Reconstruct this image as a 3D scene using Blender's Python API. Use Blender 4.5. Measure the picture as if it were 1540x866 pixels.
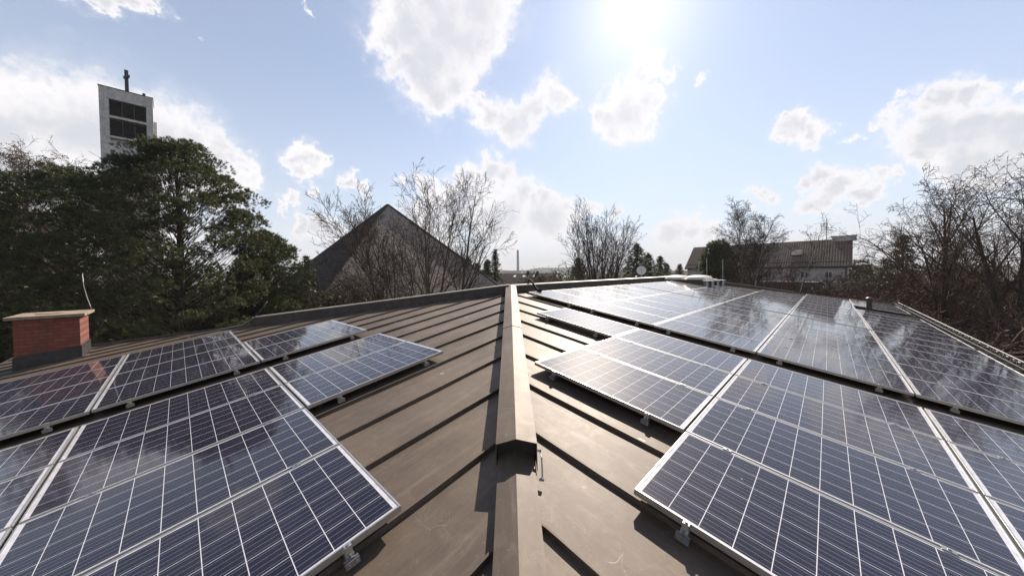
import bpy, bmesh, math, random
from math import sin, cos, tan, pi, sqrt, radians, degrees, atan2, asin, acos
from mathutils import Vector, Matrix, noise

# ------------------------------------------------------------------ clear
for o in list(bpy.data.objects): bpy.data.objects.remove(o)
scene = bpy.context.scene
col = scene.collection

# ------------------------------------------------------------------ camera (solved from the panel grid)
F_PX, PIT, ROL, YAW, PPY = 488.76, 0.0225, -0.0110, 0.014, 421.0
fw = Vector((0, cos(PIT), -sin(PIT))); up = Vector((0, sin(PIT), cos(PIT))); rt = Vector((1, 0, 0))
rt, up = cos(ROL)*rt + sin(ROL)*up, -sin(ROL)*rt + cos(ROL)*up
ZR = Matrix(((cos(YAW), sin(YAW), 0), (-sin(YAW), cos(YAW), 0), (0, 0, 1)))
rt, up, fw = ZR@rt, ZR@up, ZR@fw
cd = bpy.data.cameras.new('camera'); cam = bpy.data.objects.new('camera', cd); col.objects.link(cam)
cd.sensor_width = 36; cd.lens = F_PX/1540*36; cd.shift_y = -(433-PPY)/1540; cd.clip_start = 0.05; cd.clip_end = 20000
m = Matrix.Identity(4)
for i, v in enumerate((rt, up, -fw)):
    for j in range(3): m[j][i] = v[j]
cam.matrix_world = m
scene.camera = cam
scene.render.resolution_x, scene.render.resolution_y = 1024, 575

def ray(px, py): return (px-770)/F_PX*rt - (py-PPY)/F_PX*up + fw
def at(px, py, Y):
    d = ray(px, py); return d*(Y/d.y)

# ------------------------------------------------------------------ sun and sky
SUN = ray(957, 8).normalized()
sl = bpy.data.lights.new('sun', 'SUN'); so = bpy.data.objects.new('sun', sl); col.objects.link(so)
sl.energy = 5.0; sl.angle = radians(0.55); sl.color = (1.0, 0.89, 0.77)
so.rotation_euler = SUN.to_track_quat('Z', 'Y').to_euler()

scene.view_settings.view_transform = 'Standard'
scene.view_settings.look = 'None'
scene.view_settings.exposure = 0.80
scene.view_settings.gamma = 1

world = bpy.data.worlds.new('World'); scene.world = world; world.use_nodes = True
class NT:
    def __init__(s, tree): s.t = tree; s.n = tree.nodes; s.l = tree.links
    def new(s, typ, **kw):
        n = s.n.new(typ)
        for k, v in kw.items(): setattr(n, k, v)
        return n
    def put(s, sock, v):
        if isinstance(v, bpy.types.NodeSocket): s.l.new(v, sock)
        elif v is not None:
            if isinstance(v, (tuple, list)) and sock.type == 'RGBA' and len(v) == 3: v = (*v, 1)
            sock.default_value = v
    def math(s, op, a, b=None, c=None, clamp=False):
        n = s.new('ShaderNodeMath', operation=op, use_clamp=clamp)
        for i, v in enumerate((a, b, c)):
            if v is not None: s.put(n.inputs[i], v)
        return n.outputs[0]
    def vmath(s, op, a, b=None, scale=None):
        n = s.new('ShaderNodeVectorMath', operation=op)
        s.put(n.inputs[0], a)
        if b is not None: s.put(n.inputs[1], b)
        if scale is not None: s.put(n.inputs['Scale'], scale)
        return n.outputs['Value'] if op in ('DISTANCE', 'DOT_PRODUCT', 'LENGTH') else n.outputs[0]
    def mix(s, fac, a, b, blend='MIX'):
        n = s.new('ShaderNodeMix', data_type='RGBA', blend_type=blend)
        s.put(n.inputs[0], fac); s.put(n.inputs[6], a); s.put(n.inputs[7], b)
        return n.outputs[2]
    def ramp(s, v, lo, hi, a=0.0, b=1.0, smooth=True):
        n = s.new('ShaderNodeMapRange', interpolation_type='SMOOTHSTEP' if smooth else 'LINEAR')
        s.put(n.inputs[0], v); n.inputs[1].default_value = lo; n.inputs[2].default_value = hi
        n.inputs[3].default_value = a; n.inputs[4].default_value = b
        return n.outputs[0]
    def noise(s, vec, scale, detail=3, rough=.55, dist=0, color=False):
        n = s.new('ShaderNodeTexNoise'); s.put(n.inputs['Vector'], vec)
        n.inputs['Scale'].default_value = scale; n.inputs['Detail'].default_value = detail
        n.inputs['Roughness'].default_value = rough; n.inputs['Distortion'].default_value = dist
        return n.outputs['Color' if color else 'Fac']

CLOUDS = '''0,200,95 60,180,75 130,210,90 200,222,80 262,225,64 312,240,46 345,246,30 366,250,20 362,272,20 30,270,80 100,300,90 180,300,80 330,275,34
130,-20,32 165,-14,32 205,-8,26 222,10,12 148,8,12 290,56,7 470,12,8
640,-20,60 612,40,50 660,30,60 720,0,58 768,-20,30 700,60,48 650,90,52 642,120,40 662,145,32 684,130,36 730,60,26 588,66,28 620,105,32
735,175,26 765,185,26 722,152,14 830,143,28 800,168,24 848,152,18 780,180,26
945,168,38 920,182,26 978,165,24 903,178,16 975,102,20 1000,112,13 1052,110,10
462,242,20 464,262,12 476,283,7 483,240,9 445,298,10 425,301,9 455,335,16 480,342,16 505,352,16 525,275,11 545,282,9
700,266,20 735,257,22 760,264,18 790,290,20 820,300,18 850,310,15 700,302,34 760,325,42 830,332,32 890,313,12 930,314,9 650,335,36 600,272,9 640,280,16
1010,352,22 1040,347,20 1070,352,18 1135,300,13 1150,304,9
1195,195,24 1175,205,17 1220,200,17 1180,183,12 1208,180,12
1285,200,9 1305,205,6 1355,152,11 1345,178,18 1400,152,28 1440,148,28 1462,132,13 1400,200,46 1460,192,54 1530,192,56 1530,130,16 1380,240,28 1450,240,46 1520,240,46
1230,262,20 1208,272,13 1250,285,22 1310,275,17 1222,300,17 1290,305,17'''
CLOUDS = [tuple(float(v) for v in q.split(',')) for q in CLOUDS.split()]
# a few clouds round the rest of the sky, behind the photographer too
_r = random.Random(5)
EXTRA = []
for k in range(3):
    az = radians(_r.uniform(75, 285)); el = radians(_r.uniform(12, 55))
    c0 = Vector((sin(az)*cos(el), cos(az)*cos(el), sin(el)))
    for j in range(2):
        EXTRA.append(((c0+Vector([_r.uniform(-.16, .16) for _ in range(3)])).normalized(), _r.uniform(.1, .2)))

W = NT(world.node_tree); W.n.clear()
tc = W.new('ShaderNodeTexCoord').outputs['Generated']
dirn = W.vmath('NORMALIZE', tc)
sky = W.new('ShaderNodeTexSky', sky_type='NISHITA'); sky.sun_disc = False
sky.sun_elevation = asin(SUN.z); sky.sun_rotation = atan2(SUN.x, SUN.y)
sky.altitude = 300; sky.air_density = 1.15; sky.dust_density = .22; sky.ozone_density = 2.5
nzA = W.noise(dirn, 9, 6, .62, color=True)
nzB = W.noise(dirn, 38, 4, .6, color=True)
dA = W.vmath('SCALE', W.vmath('SUBTRACT', nzA, (.5, .5, .5)), scale=.13)
dB = W.vmath('SCALE', W.vmath('SUBTRACT', nzB, (.5, .5, .5)), scale=.055)
pw = W.vmath('ADD', W.vmath('ADD', dirn, dA), dB)
mval = None
blobs = []
for x, y, r in CLOUDS:
    d = ray(x, y).normalized(); th = d.dot(fw)
    blobs.append((d, 1.12*r/F_PX*th**1.5))
blobs += EXTRA
for d, ra in blobs:
    dist = W.vmath('DISTANCE', pw, tuple(d))
    v = W.math('MULTIPLY_ADD', dist, -1/ra, 1.0)
    if mval is None: mval = v
    else:
        n = W.new('ShaderNodeMath', operation='SMOOTH_MAX'); W.put(n.inputs[0], mval); W.put(n.inputs[1], v); n.inputs[2].default_value = .25
        mval = n.outputs[0]
fine = W.noise(dirn, 24, 8, .62)
mval = W.math('ADD', mval, W.math('MULTIPLY_ADD', fine, .95, -.42))
alpha = W.math('ADD', W.math('MULTIPLY', W.ramp(mval, -.26, .26), .72), W.math('MULTIPLY', W.ramp(mval, -.75, .25), .28))
core = W.ramp(W.math('ADD', mval, W.math('MULTIPLY_ADD', W.noise(dirn, 4.5, 3, .5), 1.3, -.65)), .05, 1.0)
sepz = W.new('ShaderNodeSeparateXYZ'); W.put(sepz.inputs[0], dirn); zz = sepz.outputs[2]
sd = W.vmath('DOT_PRODUCT', dirn, tuple(SUN))
nearsun = W.ramp(sd, .75, 1.0)
white = W.mix(nearsun, (9.2, 8.9, 8.9), (8.1, 7.9, 8.0))
grey = W.mix(nearsun, (6.0, 6.1, 6.6), (6.2, 6.2, 6.6))
cloudc = W.mix(core, white, grey)
# veil of thin haze near the horizon and the bright aureole round the sun
skyc = W.mix(1.0, sky.outputs[0], (1.02, 1.02, 1.10), 'MULTIPLY')
skyc = W.vmath('SCALE', skyc, scale=W.math('MULTIPLY', W.ramp(zz, .68, .97, 1.0, .6), W.ramp(sd, .35, -.5, 1.0, .5)))  # extra dimming added overhead and away from the sun, to deepen shadows
veil = W.math('ADD', W.math('MULTIPLY', W.ramp(zz, .55, -.02), .46), W.math('MULTIPLY', W.ramp(zz, .90, .62, 0, .30), W.ramp(sd, -.4, .2)))
skyc = W.mix(veil, skyc, (6.9, 7.5, 8.4))
skyc = W.mix(W.math('MULTIPLY', W.ramp(zz, .16, .0), .7), skyc, (8.2, 8.2, 8.5))
base = W.mix(W.math('MULTIPLY', alpha, .93), skyc, cloudc)
aur1 = W.math('POWER', W.math('MAXIMUM', sd, 0.0), 9.0)
aur2 = W.math('POWER', W.math('MAXIMUM', sd, 0.0), 130.0)
aur3 = W.math('POWER', W.math('MAXIMUM', sd, 0.0), 900.0)
glow = W.math('ADD', W.math('MULTIPLY', aur1, 1.15), W.math('ADD', W.math('MULTIPLY', aur2, 2.4), W.math('MULTIPLY', aur3, 3.0)))
gl = W.vmath('SCALE', (1.0, .965, .95), scale=glow)
addn = W.mix(1.0, base, gl, 'ADD')
# dull ground half
addn = W.mix(W.ramp(zz, -.02, -.12), addn, (1.2, 1.15, 1.0))
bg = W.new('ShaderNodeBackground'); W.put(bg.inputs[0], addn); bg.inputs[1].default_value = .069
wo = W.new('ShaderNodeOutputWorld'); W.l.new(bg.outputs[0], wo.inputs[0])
world.cycles.sampling_method = 'MANUAL'; world.cycles.sample_map_resolution = 1024

# ------------------------------------------------------------------ materials
def mat(name):
    m = bpy.data.materials.new(name); m.use_nodes = True
    t = NT(m.node_tree); b = t.n['Principled BSDF']
    return m, t, b
def simple(name, c1, c2=None, rough=.6, metal=0.0, scale=8, bump=0.0, spec=.5, detail=4, coords='Object', stretch=None):
    m, t, b = mat(name)
    tcn = t.new('ShaderNodeTexCoord').outputs[coords]
    if stretch: tcn = t.vmath('MULTIPLY', tcn, stretch)
    c2 = c2 or tuple(v*.7 for v in c1)
    nz = t.noise(tcn, scale, detail, .6)
    t.put(b.inputs['Base Color'], t.mix(t.ramp(nz, .3, .7), c1, c2))
    t.put(b.inputs['Roughness'], t.ramp(nz, .2, .8, rough-.06, rough+.06))
    b.inputs['Metallic'].default_value = metal
    b.inputs['Specular IOR Level'].default_value = spec
    if bump:
        bn = t.new('ShaderNodeBump'); bn.inputs['Strength'].default_value = 1; bn.inputs['Distance'].default_value = bump
        t.put(bn.inputs['Height'], nz); t.l.new(bn.outputs[0], b.inputs['Normal'])
    return m

def make_sheet(name='weathered_sheet_metal', across=(1, 0, 0), along=(0, 1, 0)):
    m, t, b = mat(name)
    p = t.new('ShaderNodeTexCoord').outputs['Object']
    n1 = t.noise(p, .9, 6, .6); n2 = t.noise(p, 5.5, 8, .68, .6); n3 = t.noise(p, 60, 3, .6)
    c = t.mix(t.ramp(n1, .32, .68), (.080, .059, .043), (.142, .107, .079))
    c = t.mix(t.math('MULTIPLY', t.ramp(n2, .52, .76), .28), c, (.24, .20, .165))
    sv_ = t.new('ShaderNodeCombineXYZ'); t.put(sv_.inputs[0], t.math('MULTIPLY', t.vmath('DOT_PRODUCT', p, across), 9.0)); t.put(sv_.inputs[1], t.math('MULTIPLY', t.vmath('DOT_PRODUCT', p, along), .8))
    stk = t.noise(sv_.outputs[0], 1.0, 7, .7)
    c = t.mix(t.math('MULTIPLY', t.ramp(stk, .50, .66), .38), c, (.215, .175, .14))
    c = t.mix(t.math('MULTIPLY', t.ramp(stk, .48, .34), .40), c, (.055, .040, .030))
    c = t.mix(t.math('MULTIPLY', t.ramp(n3, .62, .78), .35), c, (.30, .27, .24))
    st_ = t.noise(t.vmath('MULTIPLY', p, (14, 14, 14)), 1.0, 8, .75)
    c = t.mix(t.math('MULTIPLY', t.ramp(st_, .48, .62), .30), c, (.085, .062, .045))
    c = t.mix(t.math('MULTIPLY', t.ramp(t.noise(p, 3.3, 10, .78, 1.2), .54, .70), .22), c, (.25, .205, .165))
    # pale bird-dropping blots
    vo = t.new('ShaderNodeTexVoronoi'); vo.inputs['Scale'].default_value = 2.3
    t.put(vo.inputs['Vector'], t.vmath('ADD', p, t.vmath('SCALE', t.noise(p, 14, 3, .6, color=True), scale=.07)))
    c = t.mix(t.math('MULTIPLY', t.ramp(vo.outputs['Distance'], .075, .045), .6), c, (.42, .39, .34))
    # fine scratches
    wv = t.new('ShaderNodeTexVoronoi', feature='DISTANCE_TO_EDGE'); wv.inputs['Scale'].default_value = 3.1
    t.put(wv.inputs['Vector'], t.vmath('ADD', p, t.vmath('SCALE', t.noise(p, 1.2, 2, .5, color=True), scale=1.6)))
    sc = t.math('MULTIPLY', t.ramp(wv.outputs['Distance'], .0028, .0006), t.ramp(t.noise(p, 4.1, 3), .54, .62))
    c = t.mix(t.math('MULTIPLY', sc, .4), c, (.5, .47, .42))
    t.put(b.inputs['Base Color'], c)
    b.inputs['Metallic'].default_value = .15
    t.put(b.inputs['Roughness'], t.ramp(n2, .25, .75, .555, .60))
    b.inputs['Specular IOR Level'].default_value = .38
    bn = t.new('ShaderNodeBump'); bn.inputs['Strength'].default_value = 1; bn.inputs['Distance'].default_value = .006
    h = t.math('ADD', t.math('MULTIPLY', t.noise(p, 1.5, 1, .4), .9), t.math('MULTIPLY', n2, .08))
    t.put(bn.inputs['Height'], h); t.l.new(bn.outputs[0], b.inputs['Normal'])
    return m

def make_cells():
    m, t, b = mat('solar_cells_under_glass')
    p = t.new('ShaderNodeTexCoord').outputs['Object']
    s = t.new('ShaderNodeSeparateXYZ'); t.put(s.inputs[0], p); X, Y = s.outputs[0], s.outputs[1]
    pitch = .158
    U = t.math('DIVIDE', t.math('ADD', X, .79), pitch); V = t.math('DIVIDE', t.math('ADD', Y, .474), pitch)
    fu = t.math('FRACT', U); fv = t.math('FRACT', V)
    def edge(fr, w):  # 1 near integer
        return t.math('GREATER_THAN', t.math('ABSOLUTE', t.math('SUBTRACT', fr, .5)), .5-w)
    gapu = edge(fu, .0125); gapv = edge(fv, .0095)
    out = t.math('MAXIMUM', t.math('GREATER_THAN', t.math('ABSOLUTE', X), .7895), t.math('GREATER_THAN', t.math('ABSOLUTE', Y), .4735))
    white = t.math('MAXIMUM', t.math('MAXIMUM', gapu, gapv), out)
    f4 = t.math('FRACT', t.math('MULTIPLY', fv, 4.0))
    bus = t.math('LESS_THAN', t.math('ABSOLUTE', t.math('SUBTRACT', f4, .5)), .021)
    # per-cell and crystal variation
    cell = t.new('ShaderNodeCombineXYZ'); t.put(cell.inputs[0], t.math('FLOOR', U)); t.put(cell.inputs[1], t.math('FLOOR', V))
    oi = t.new('ShaderNodeObjectInfo'); t.put(cell.inputs[2], t.math('MULTIPLY', oi.outputs['Random'], 91.0))
    wn = t.new('ShaderNodeTexWhiteNoise', noise_dimensions='3D'); t.put(wn.inputs[0], cell.outputs[0])
    vor = t.new('ShaderNodeTexVoronoi'); vor.inputs['Scale'].default_value = 95; t.put(vor.inputs['Vector'], p)
    sv = t.new('ShaderNodeSeparateXYZ'); t.put(sv.inputs[0], vor.outputs['Color'])
    k = t.math('ADD', t.math('MULTIPLY', wn.outputs[0], .45), t.math('MULTIPLY', sv.outputs[0], .55))
    c = t.mix(k, (.0052, .0043, .0115), (.0145, .0122, .032))
    c = t.mix(t.math('MULTIPLY', bus, .5), c, (.46, .46, .52))
    c = t.mix(white, c, (.60, .59, .62))
    dust = t.ramp(t.noise(t.vmath('ADD', p, t.vmath('SCALE', cell.outputs[0], scale=.0)), 3.2, 6, .65), .45, .85)
    c = t.mix(t.math('MULTIPLY', dust, .035), c, (.45, .40, .36))
    # grime gathered along the frame and a few droppings
    ed = t.math('MAXIMUM', t.ramp(t.math('ABSOLUTE', Y), .455, .485), t.ramp(t.math('ABSOLUTE', X), .78, .815))
    c = t.mix(t.math('MULTIPLY', t.math('MULTIPLY', ed, t.ramp(t.noise(p, 11, 5, .7), .4, .7)), .45), c, (.20, .17, .13))
    pr_ = t.vmath('ADD', p, t.vmath('SCALE', (1, 1, 0), scale=t.math('MULTIPLY', oi.outputs['Random'], 37.0)))
    vd = t.new('ShaderNodeTexVoronoi'); vd.inputs['Scale'].default_value = 2.6; t.put(vd.inputs['Vector'], t.vmath('ADD', pr_, t.vmath('SCALE', t.noise(pr_, 30, 2, .6, color=True), scale=.03)))
    c = t.mix(t.math('MULTIPLY', t.ramp(vd.outputs['Distance'], .028, .016), .55), c, (.5, .48, .44))
    t.put(b.inputs['Base Color'], c)
    b.inputs['Roughness'].default_value = .42
    b.inputs['Specular IOR Level'].default_value = .05
    b.inputs['Coat Weight'].default_value = 1
    b.inputs['Coat IOR'].default_value = 1.37
    t.put(b.inputs['Coat Roughness'], t.ramp(t.noise(p, 2.2, 4, .6), .3, .7, .04, .068))
    return m

def make_brick():
    m, t, b = mat('red_brick')
    p = t.new('ShaderNodeTexCoord').outputs['Object']
    s = t.new('ShaderNodeSeparateXYZ'); t.put(s.inputs[0], p)
    cb = t.new('ShaderNodeCombineXYZ'); t.put(cb.inputs[0], t.math('ADD', s.outputs[0], s.outputs[1])); t.put(cb.inputs[1], s.outputs[2])
    br = t.new('ShaderNodeTexBrick'); t.put(br.inputs['Vector'], cb.outputs[0])
    br.inputs['Scale'].default_value = 1; br.inputs['Brick Width'].default_value = .25; br.inputs['Row Height'].default_value = .075
    br.inputs['Mortar Size'].default_value = .006; br.inputs['Mortar Smooth'].default_value = .3
    br.inputs['Color1'].default_value = (.28, .085, .052, 1); br.inputs['Color2'].default_value = (.19, .055, .036, 1)
    br.inputs['Mortar'].default_value = (.12, .045, .035, 1)
    c = t.mix(t.math('MULTIPLY', t.ramp(t.noise(p, 9, 5), .45, .75), .5), br.outputs[0], (.16, .05, .04))
    c = t.mix(t.math('MULTIPLY', t.ramp(t.noise(t.vmath('MULTIPLY', p, (3, 3, .8)), 1.0, 6, .7), .5, .75), .45), c, (.05, .035, .03))
    t.put(b.inputs['Base Color'], c); b.inputs['Roughness'].default_value = .8
    bn = t.new('ShaderNodeBump'); bn.inputs['Distance'].default_value = .006; t.put(bn.inputs['Height'], t.math('SUBTRACT', 1.0, br.outputs['Fac'])); t.l.new(bn.outputs[0], b.inputs['Normal'])
    return m

def make_foliage(name, c1, c2, trans=.25, spec=.35, rough=.5, tc_=(.22, .26, .05)):
    m, t, b = mat(name)
    g = t.new('ShaderNodeNewGeometry'); oi = t.new('ShaderNodeTexCoord').outputs['Object']
    k = t.math('ADD', t.math('MULTIPLY', g.outputs['Random Per Island'], .6), t.math('MULTIPLY', t.noise(oi, .7, 3), .4))
    c = t.mix(k, c1, c2)
    t.put(b.inputs['Base Color'], c); b.inputs['Roughness'].default_value = rough; b.inputs['Specular IOR Level'].default_value = spec
    tr = t.new('ShaderNodeBsdfTranslucent'); t.put(tr.inputs[0], t.mix(.5, c, tc_))
    mx = t.new('ShaderNodeMixShader'); mx.inputs[0].default_value = trans
    t.l.new(b.outputs[0], mx.inputs[1]); t.l.new(tr.outputs[0], mx.inputs[2])
    t.l.new(mx.outputs[0], t.n['Material Output'].inputs[0])
    return m

def make_stripe(name, c1, c2, axis, pitch, rough=.7, bump=.02, nscale=3, stain=(.08, .07, .06), stain_amt=.5):
    """surface with regular courses (tiles, corrugation) along one object axis"""
    m, t, b = mat(name)
    p = t.new('ShaderNodeTexCoord').outputs['Object']
    s = t.new('ShaderNodeSeparateXYZ'); t.put(s.inputs[0], p)
    fr = t.math('FRACT', t.math('DIVIDE', s.outputs[axis], pitch))
    tri = t.math('ABSOLUTE', t.math('SUBTRACT', fr, .5))
    c = t.mix(t.ramp(tri, .28, .48), c1, c2)
    c = t.mix(t.math('MULTIPLY', t.ramp(t.noise(p, nscale, 6, .65), .45, .75), stain_amt), c, stain)
    t.put(b.inputs['Base Color'], c); b.inputs['Roughness'].default_value = rough; b.inputs['Specular IOR Level'].default_value = .12
    bn = t.new('ShaderNodeBump'); bn.inputs['Distance'].default_value = bump; t.put(bn.inputs['Height'], t.math('MULTIPLY', tri, -2.0)); t.l.new(bn.outputs[0], b.inputs['Normal'])
    return m

def make_shingle():
    m, t, b = mat('weathered_shingles')
    p = t.new('ShaderNodeTexCoord').outputs['Object']
    s = t.new('ShaderNodeSeparateXYZ'); t.put(s.inputs[0], p)
    cb = t.new('ShaderNodeCombineXYZ'); t.put(cb.inputs[0], s.outputs[0]); t.put(cb.inputs[1], s.outputs[2])
    br = t.new('ShaderNodeTexBrick'); t.put(br.inputs['Vector'], cb.outputs[0])
    br.inputs['Scale'].default_value = 1; br.inputs['Brick Width'].default_value = .6; br.inputs['Row Height'].default_value = .22
    br.inputs['Mortar Size'].default_value = .02
    br.inputs['Color1'].default_value = (.34, .275, .22, 1); br.inputs['Color2'].default_value = (.27, .215, .17, 1); br.inputs['Mortar'].default_value = (.20, .16, .13, 1)
    c = t.mix(t.math('MULTIPLY', t.ramp(t.noise(p, 1.3, 8, .7), .45, .7), .6), br.outputs[0], (.36, .31, .26))
    c = t.mix(t.math('MULTIPLY', t.ramp(t.noise(p, 3.1, 6, .7), .55, .7), .6), c, (.06, .05, .045))
    t.put(b.inputs['Base Color'], c); b.inputs['Roughness'].default_value = .85
    bn = t.new('ShaderNodeBump'); bn.inputs['Distance'].default_value = .05; t.put(bn.inputs['Height'], t.noise(p, 6, 5, .7)); t.l.new(bn.outputs[0], b.inputs['Normal'])
    return m

def make_ground():
    m, t, b = mat('rough_grass')
    p = t.new('ShaderNodeTexCoord').outputs['Object']
    c = t.mix(t.ramp(t.noise(p, .08, 8, .65), .35, .65), (.055, .062, .028), (.10, .085, .055))
    c = t.mix(t.ramp(t.noise(p, 1.5, 6, .7), .5, .72), c, (.05, .042, .03))
    t.put(b.inputs['Base Color'], c); b.inputs['Roughness'].default_value = .95
    return m

M = dict(
    sheet=make_sheet(), sheet_l=make_sheet('weathered_sheet_left', (-.7071, .7071, 0), (.7071, .7071, 0)), sheet_r=make_sheet('weathered_sheet_right', (.7071, .7071, 0), (-.7071, .7071, 0)), cells=make_cells(), brick=make_brick(),
    alu=simple('anodised_aluminium', (.62, .61, .58), (.50, .49, .47), .38, .85, 30, spec=.5),
    steel=simple('galvanised_steel', (.42, .42, .42), (.28, .28, .28), .45, .8, 25),
    rubber=simple('black_rubber', (.012, .012, .012), None, .8, spec=.1),
    darkmetal=simple('dark_brown_sheet', (.075, .062, .055), (.05, .042, .038), .5, .2, 6, .002),
    flash=simple('dark_flashing', (.055, .050, .048), (.035, .032, .03), .5, .3, 6, .003),
    concrete=simple('pale_concrete', (.60, .58, .55), (.42, .40, .38), .85, 0, 2.5, .01, .2, 8),
    capstone=simple('cement_slab', (.36, .28, .20), (.20, .16, .12), .85, 0, 7, .006, .3, 6),
    plaster=simple('cream_plaster', (.62, .58, .50), (.52, .48, .42), .9, 0, 1.5, .003, .2),
    greyplaster=simple('grey_plaster', (.50, .46, .44), (.43, .40, .39), .9, 0, 1.2, .003, .2),
    darkplaster=simple('dark_grey_cladding', (.085, .085, .09), (.07, .07, .075), .8, 0, 2, .003, .2),
    whitepaint=simple('white_paint', (.72, .72, .72), (.62, .62, .62), .5),
    louvre=simple('black_louvre_metal', (.03, .028, .028), (.02, .018, .018), .6),
    glass=simple('window_glass', (.05, .055, .06), (.03, .03, .035), .08, 0, 2, spec=.8),
    blind=simple('roller_blind', (.50, .50, .50), (.45, .45, .45), .6),
    coping=simple('pale_coping_sheet', (.50, .44, .38), (.40, .35, .30), .42, .5, 4, .001),
    acryl=simple('opal_acrylic_dome', (.78, .70, .60), (.66, .58, .48), .35, 0, 9, .0, .5),
    tile=make_stripe('brown_roof_tiles', (.17, .125, .10), (.075, .055, .046), 0, .30, .8, .04, 2.0, (.14, .10, .08), .5),
    tile2=make_stripe('dark_roof_tiles', (.020, .016, .015), (.014, .011, .010), 0, .30, .9, .03, 1.0, (.03, .024, .02)),
    shingle=make_shingle(),
    slate=simple('dark_slate', (.05, .043, .040), (.034, .029, .028), .9, 0, 3, .03, .1, 8),
    bark=simple('grey_brown_bark', (.13, .10, .08), (.07, .055, .045), .9, 0, 12, .01, .2, 5, stretch=(1, 1, .25)),
    darkbark=simple('dark_bark', (.065, .048, .040), (.035, .027, .024), .9, 0, 12, .01, .2, 5, stretch=(1, 1, .25)),
    twig=simple('grey_brown_twigs', (.085, .064, .052), (.055, .042, .035), .9, 0, 2, 0, .2),
    darktwig=simple('dark_brown_twigs', (.105, .072, .055), (.065, .045, .036), .9, 0, 2, 0, .2),
    redtwig=simple('reddish_twigs', (.13, .065, .045), (.09, .045, .035), .9, 0, 2, 0, .2),
    larchtwig=simple('tan_larch_twigs', (.17, .115, .075), (.11, .075, .05), .9, 0, 2, 0, .2),
    birch=simple('white_birch_bark', (.58, .54, .49), (.20, .17, .15), .8, 0, 9, .004, .3, 4, stretch=(1, 1, 3)),
    needle=make_foliage('pine_needles', (.008, .014, .008), (.095, .105, .044), .15),
    needle2=make_foliage('spruce_needles', (.026, .036, .024), (.05, .062, .036), .15),
    leaf=make_foliage('evergreen_leaves', (.030, .045, .015), (.075, .088, .035), .25),
    dryleaf=make_foliage('dry_leaves', (.050, .033, .024), (.105, .070, .045), .15, .2, .8, (.12, .07, .035)),
    ground=make_ground(),
    hill=simple('far_woodland', (.035, .045, .035), (.05, .06, .045), .95, 0, .02, 0, .1),
    roofland=simple('far_roofs', (.16, .09, .07), (.11, .07, .06), .9, 0, .05, 0, .1),
)

# ------------------------------------------------------------------ building helpers
class MB:
    def __init__(s): s.v = []; s.f = []; s.smooth = False
    def add(s, vs, fs):
        n = len(s.v); s.v += [tuple(v) for v in vs]; s.f += [tuple(i+n for i in f) for f in fs]
    def box(s, c, size, ax=None):
        c = Vector(c); ax = ax or (Vector((1, 0, 0)), Vector((0, 1, 0)), Vector((0, 0, 1)))
        h = [ax[i]*(size[i]/2) for i in range(3)]
        vs = [c+h[0]*i+h[1]*j+h[2]*k for i in (-1, 1) for j in (-1, 1) for k in (-1, 1)]
        s.add(vs, [(0, 1, 3, 2), (4, 6, 7, 5), (0, 4, 5, 1), (2, 3, 7, 6), (0, 2, 6, 4), (1, 5, 7, 3)])
    def hexa(s, b, t):
        """b, t: four bottom and four top corners, same winding"""
        s.add(list(b)+list(t), [(3, 2, 1, 0), (4, 5, 6, 7), (0, 1, 5, 4), (1, 2, 6, 5), (2, 3, 7, 6), (3, 0, 4, 7)])
    def tube(s, pts, rads, n=6, cap=True):
        pts = [Vector(p) for p in pts]; N = len(pts)
        if isinstance(rads, (int, float)): rads = [rads]*N
        base = len(s.v); prev = None
        for i, p in enumerate(pts):
            t = (pts[min(i+1, N-1)]-pts[max(i-1, 0)])
            if t.length < 1e-9: t = Vector((0, 0, 1))
            t.normalize()
            if prev is None:
                a = t.cross(Vector((0, 0, 1)) if abs(t.z) < .9 else Vector((1, 0, 0))).normalized()
            else:
                a = prev-t*prev.dot(t)
                if a.length < 1e-6: a = t.orthogonal()
                a.normalize()
            prev = a; b = t.cross(a)
            for k in range(n):
                an = 2*pi*k/n
                q = p+(a*cos(an)+b*sin(an))*rads[i]; s.v.append((q.x, q.y, q.z))
        for i in range(N-1):
            for k in range(n):
                a0 = base+i*n+k; a1 = base+i*n+(k+1) % n
                s.f.append((a0, a1, a1+n, a0+n))
        if cap:
            s.f.append(tuple(base+k for k in range(n))[::-1]); s.f.append(tuple(base+(N-1)*n+k for k in range(n)))
    def prism(s, prof, y0, y1, fn):
        """prof: list of (x,z); fn(x,z,y)->Vector"""
        n = len(prof)
        vs = [fn(x, z, y0) for x, z in prof]+[fn(x, z, y1) for x, z in prof]
        fs = [(i, (i+1) % n, (i+1) % n+n, i+n) for i in range(n)]+[tuple(range(n))[::-1], tuple(range(n, 2*n))]
        s.add(vs, fs)
    def build(s, name, material, parent=None, smooth=False, bevel=0, loc=None):
        me = bpy.data.meshes.new(name)
        if loc is not None:
            L = Vector(loc); s.v = [tuple(Vector(v)-L) for v in s.v]
        me.from_pydata(s.v, [], s.f); me.update()
        me.materials.append(material if not isinstance(material, str) else M[material])
        if smooth:
            me.polygons.foreach_set('use_smooth', [True]*len(me.polygons))
        o = bpy.data.objects.new(name, me); col.objects.link(o)
        if loc is not None: o.location = loc
        if parent: o.parent = parent
        if bevel:
            md = o.modifiers.new('bevel', 'BEVEL'); md.width = bevel; md.segments = 2; md.limit_method = 'ANGLE'
        return o

def fixnormals(o):
    bm = bmesh.new(); bm.from_mesh(o.data); bmesh.ops.recalc_face_normals(bm, faces=bm.faces); bm.to_mesh(o.data); bm.free()

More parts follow.
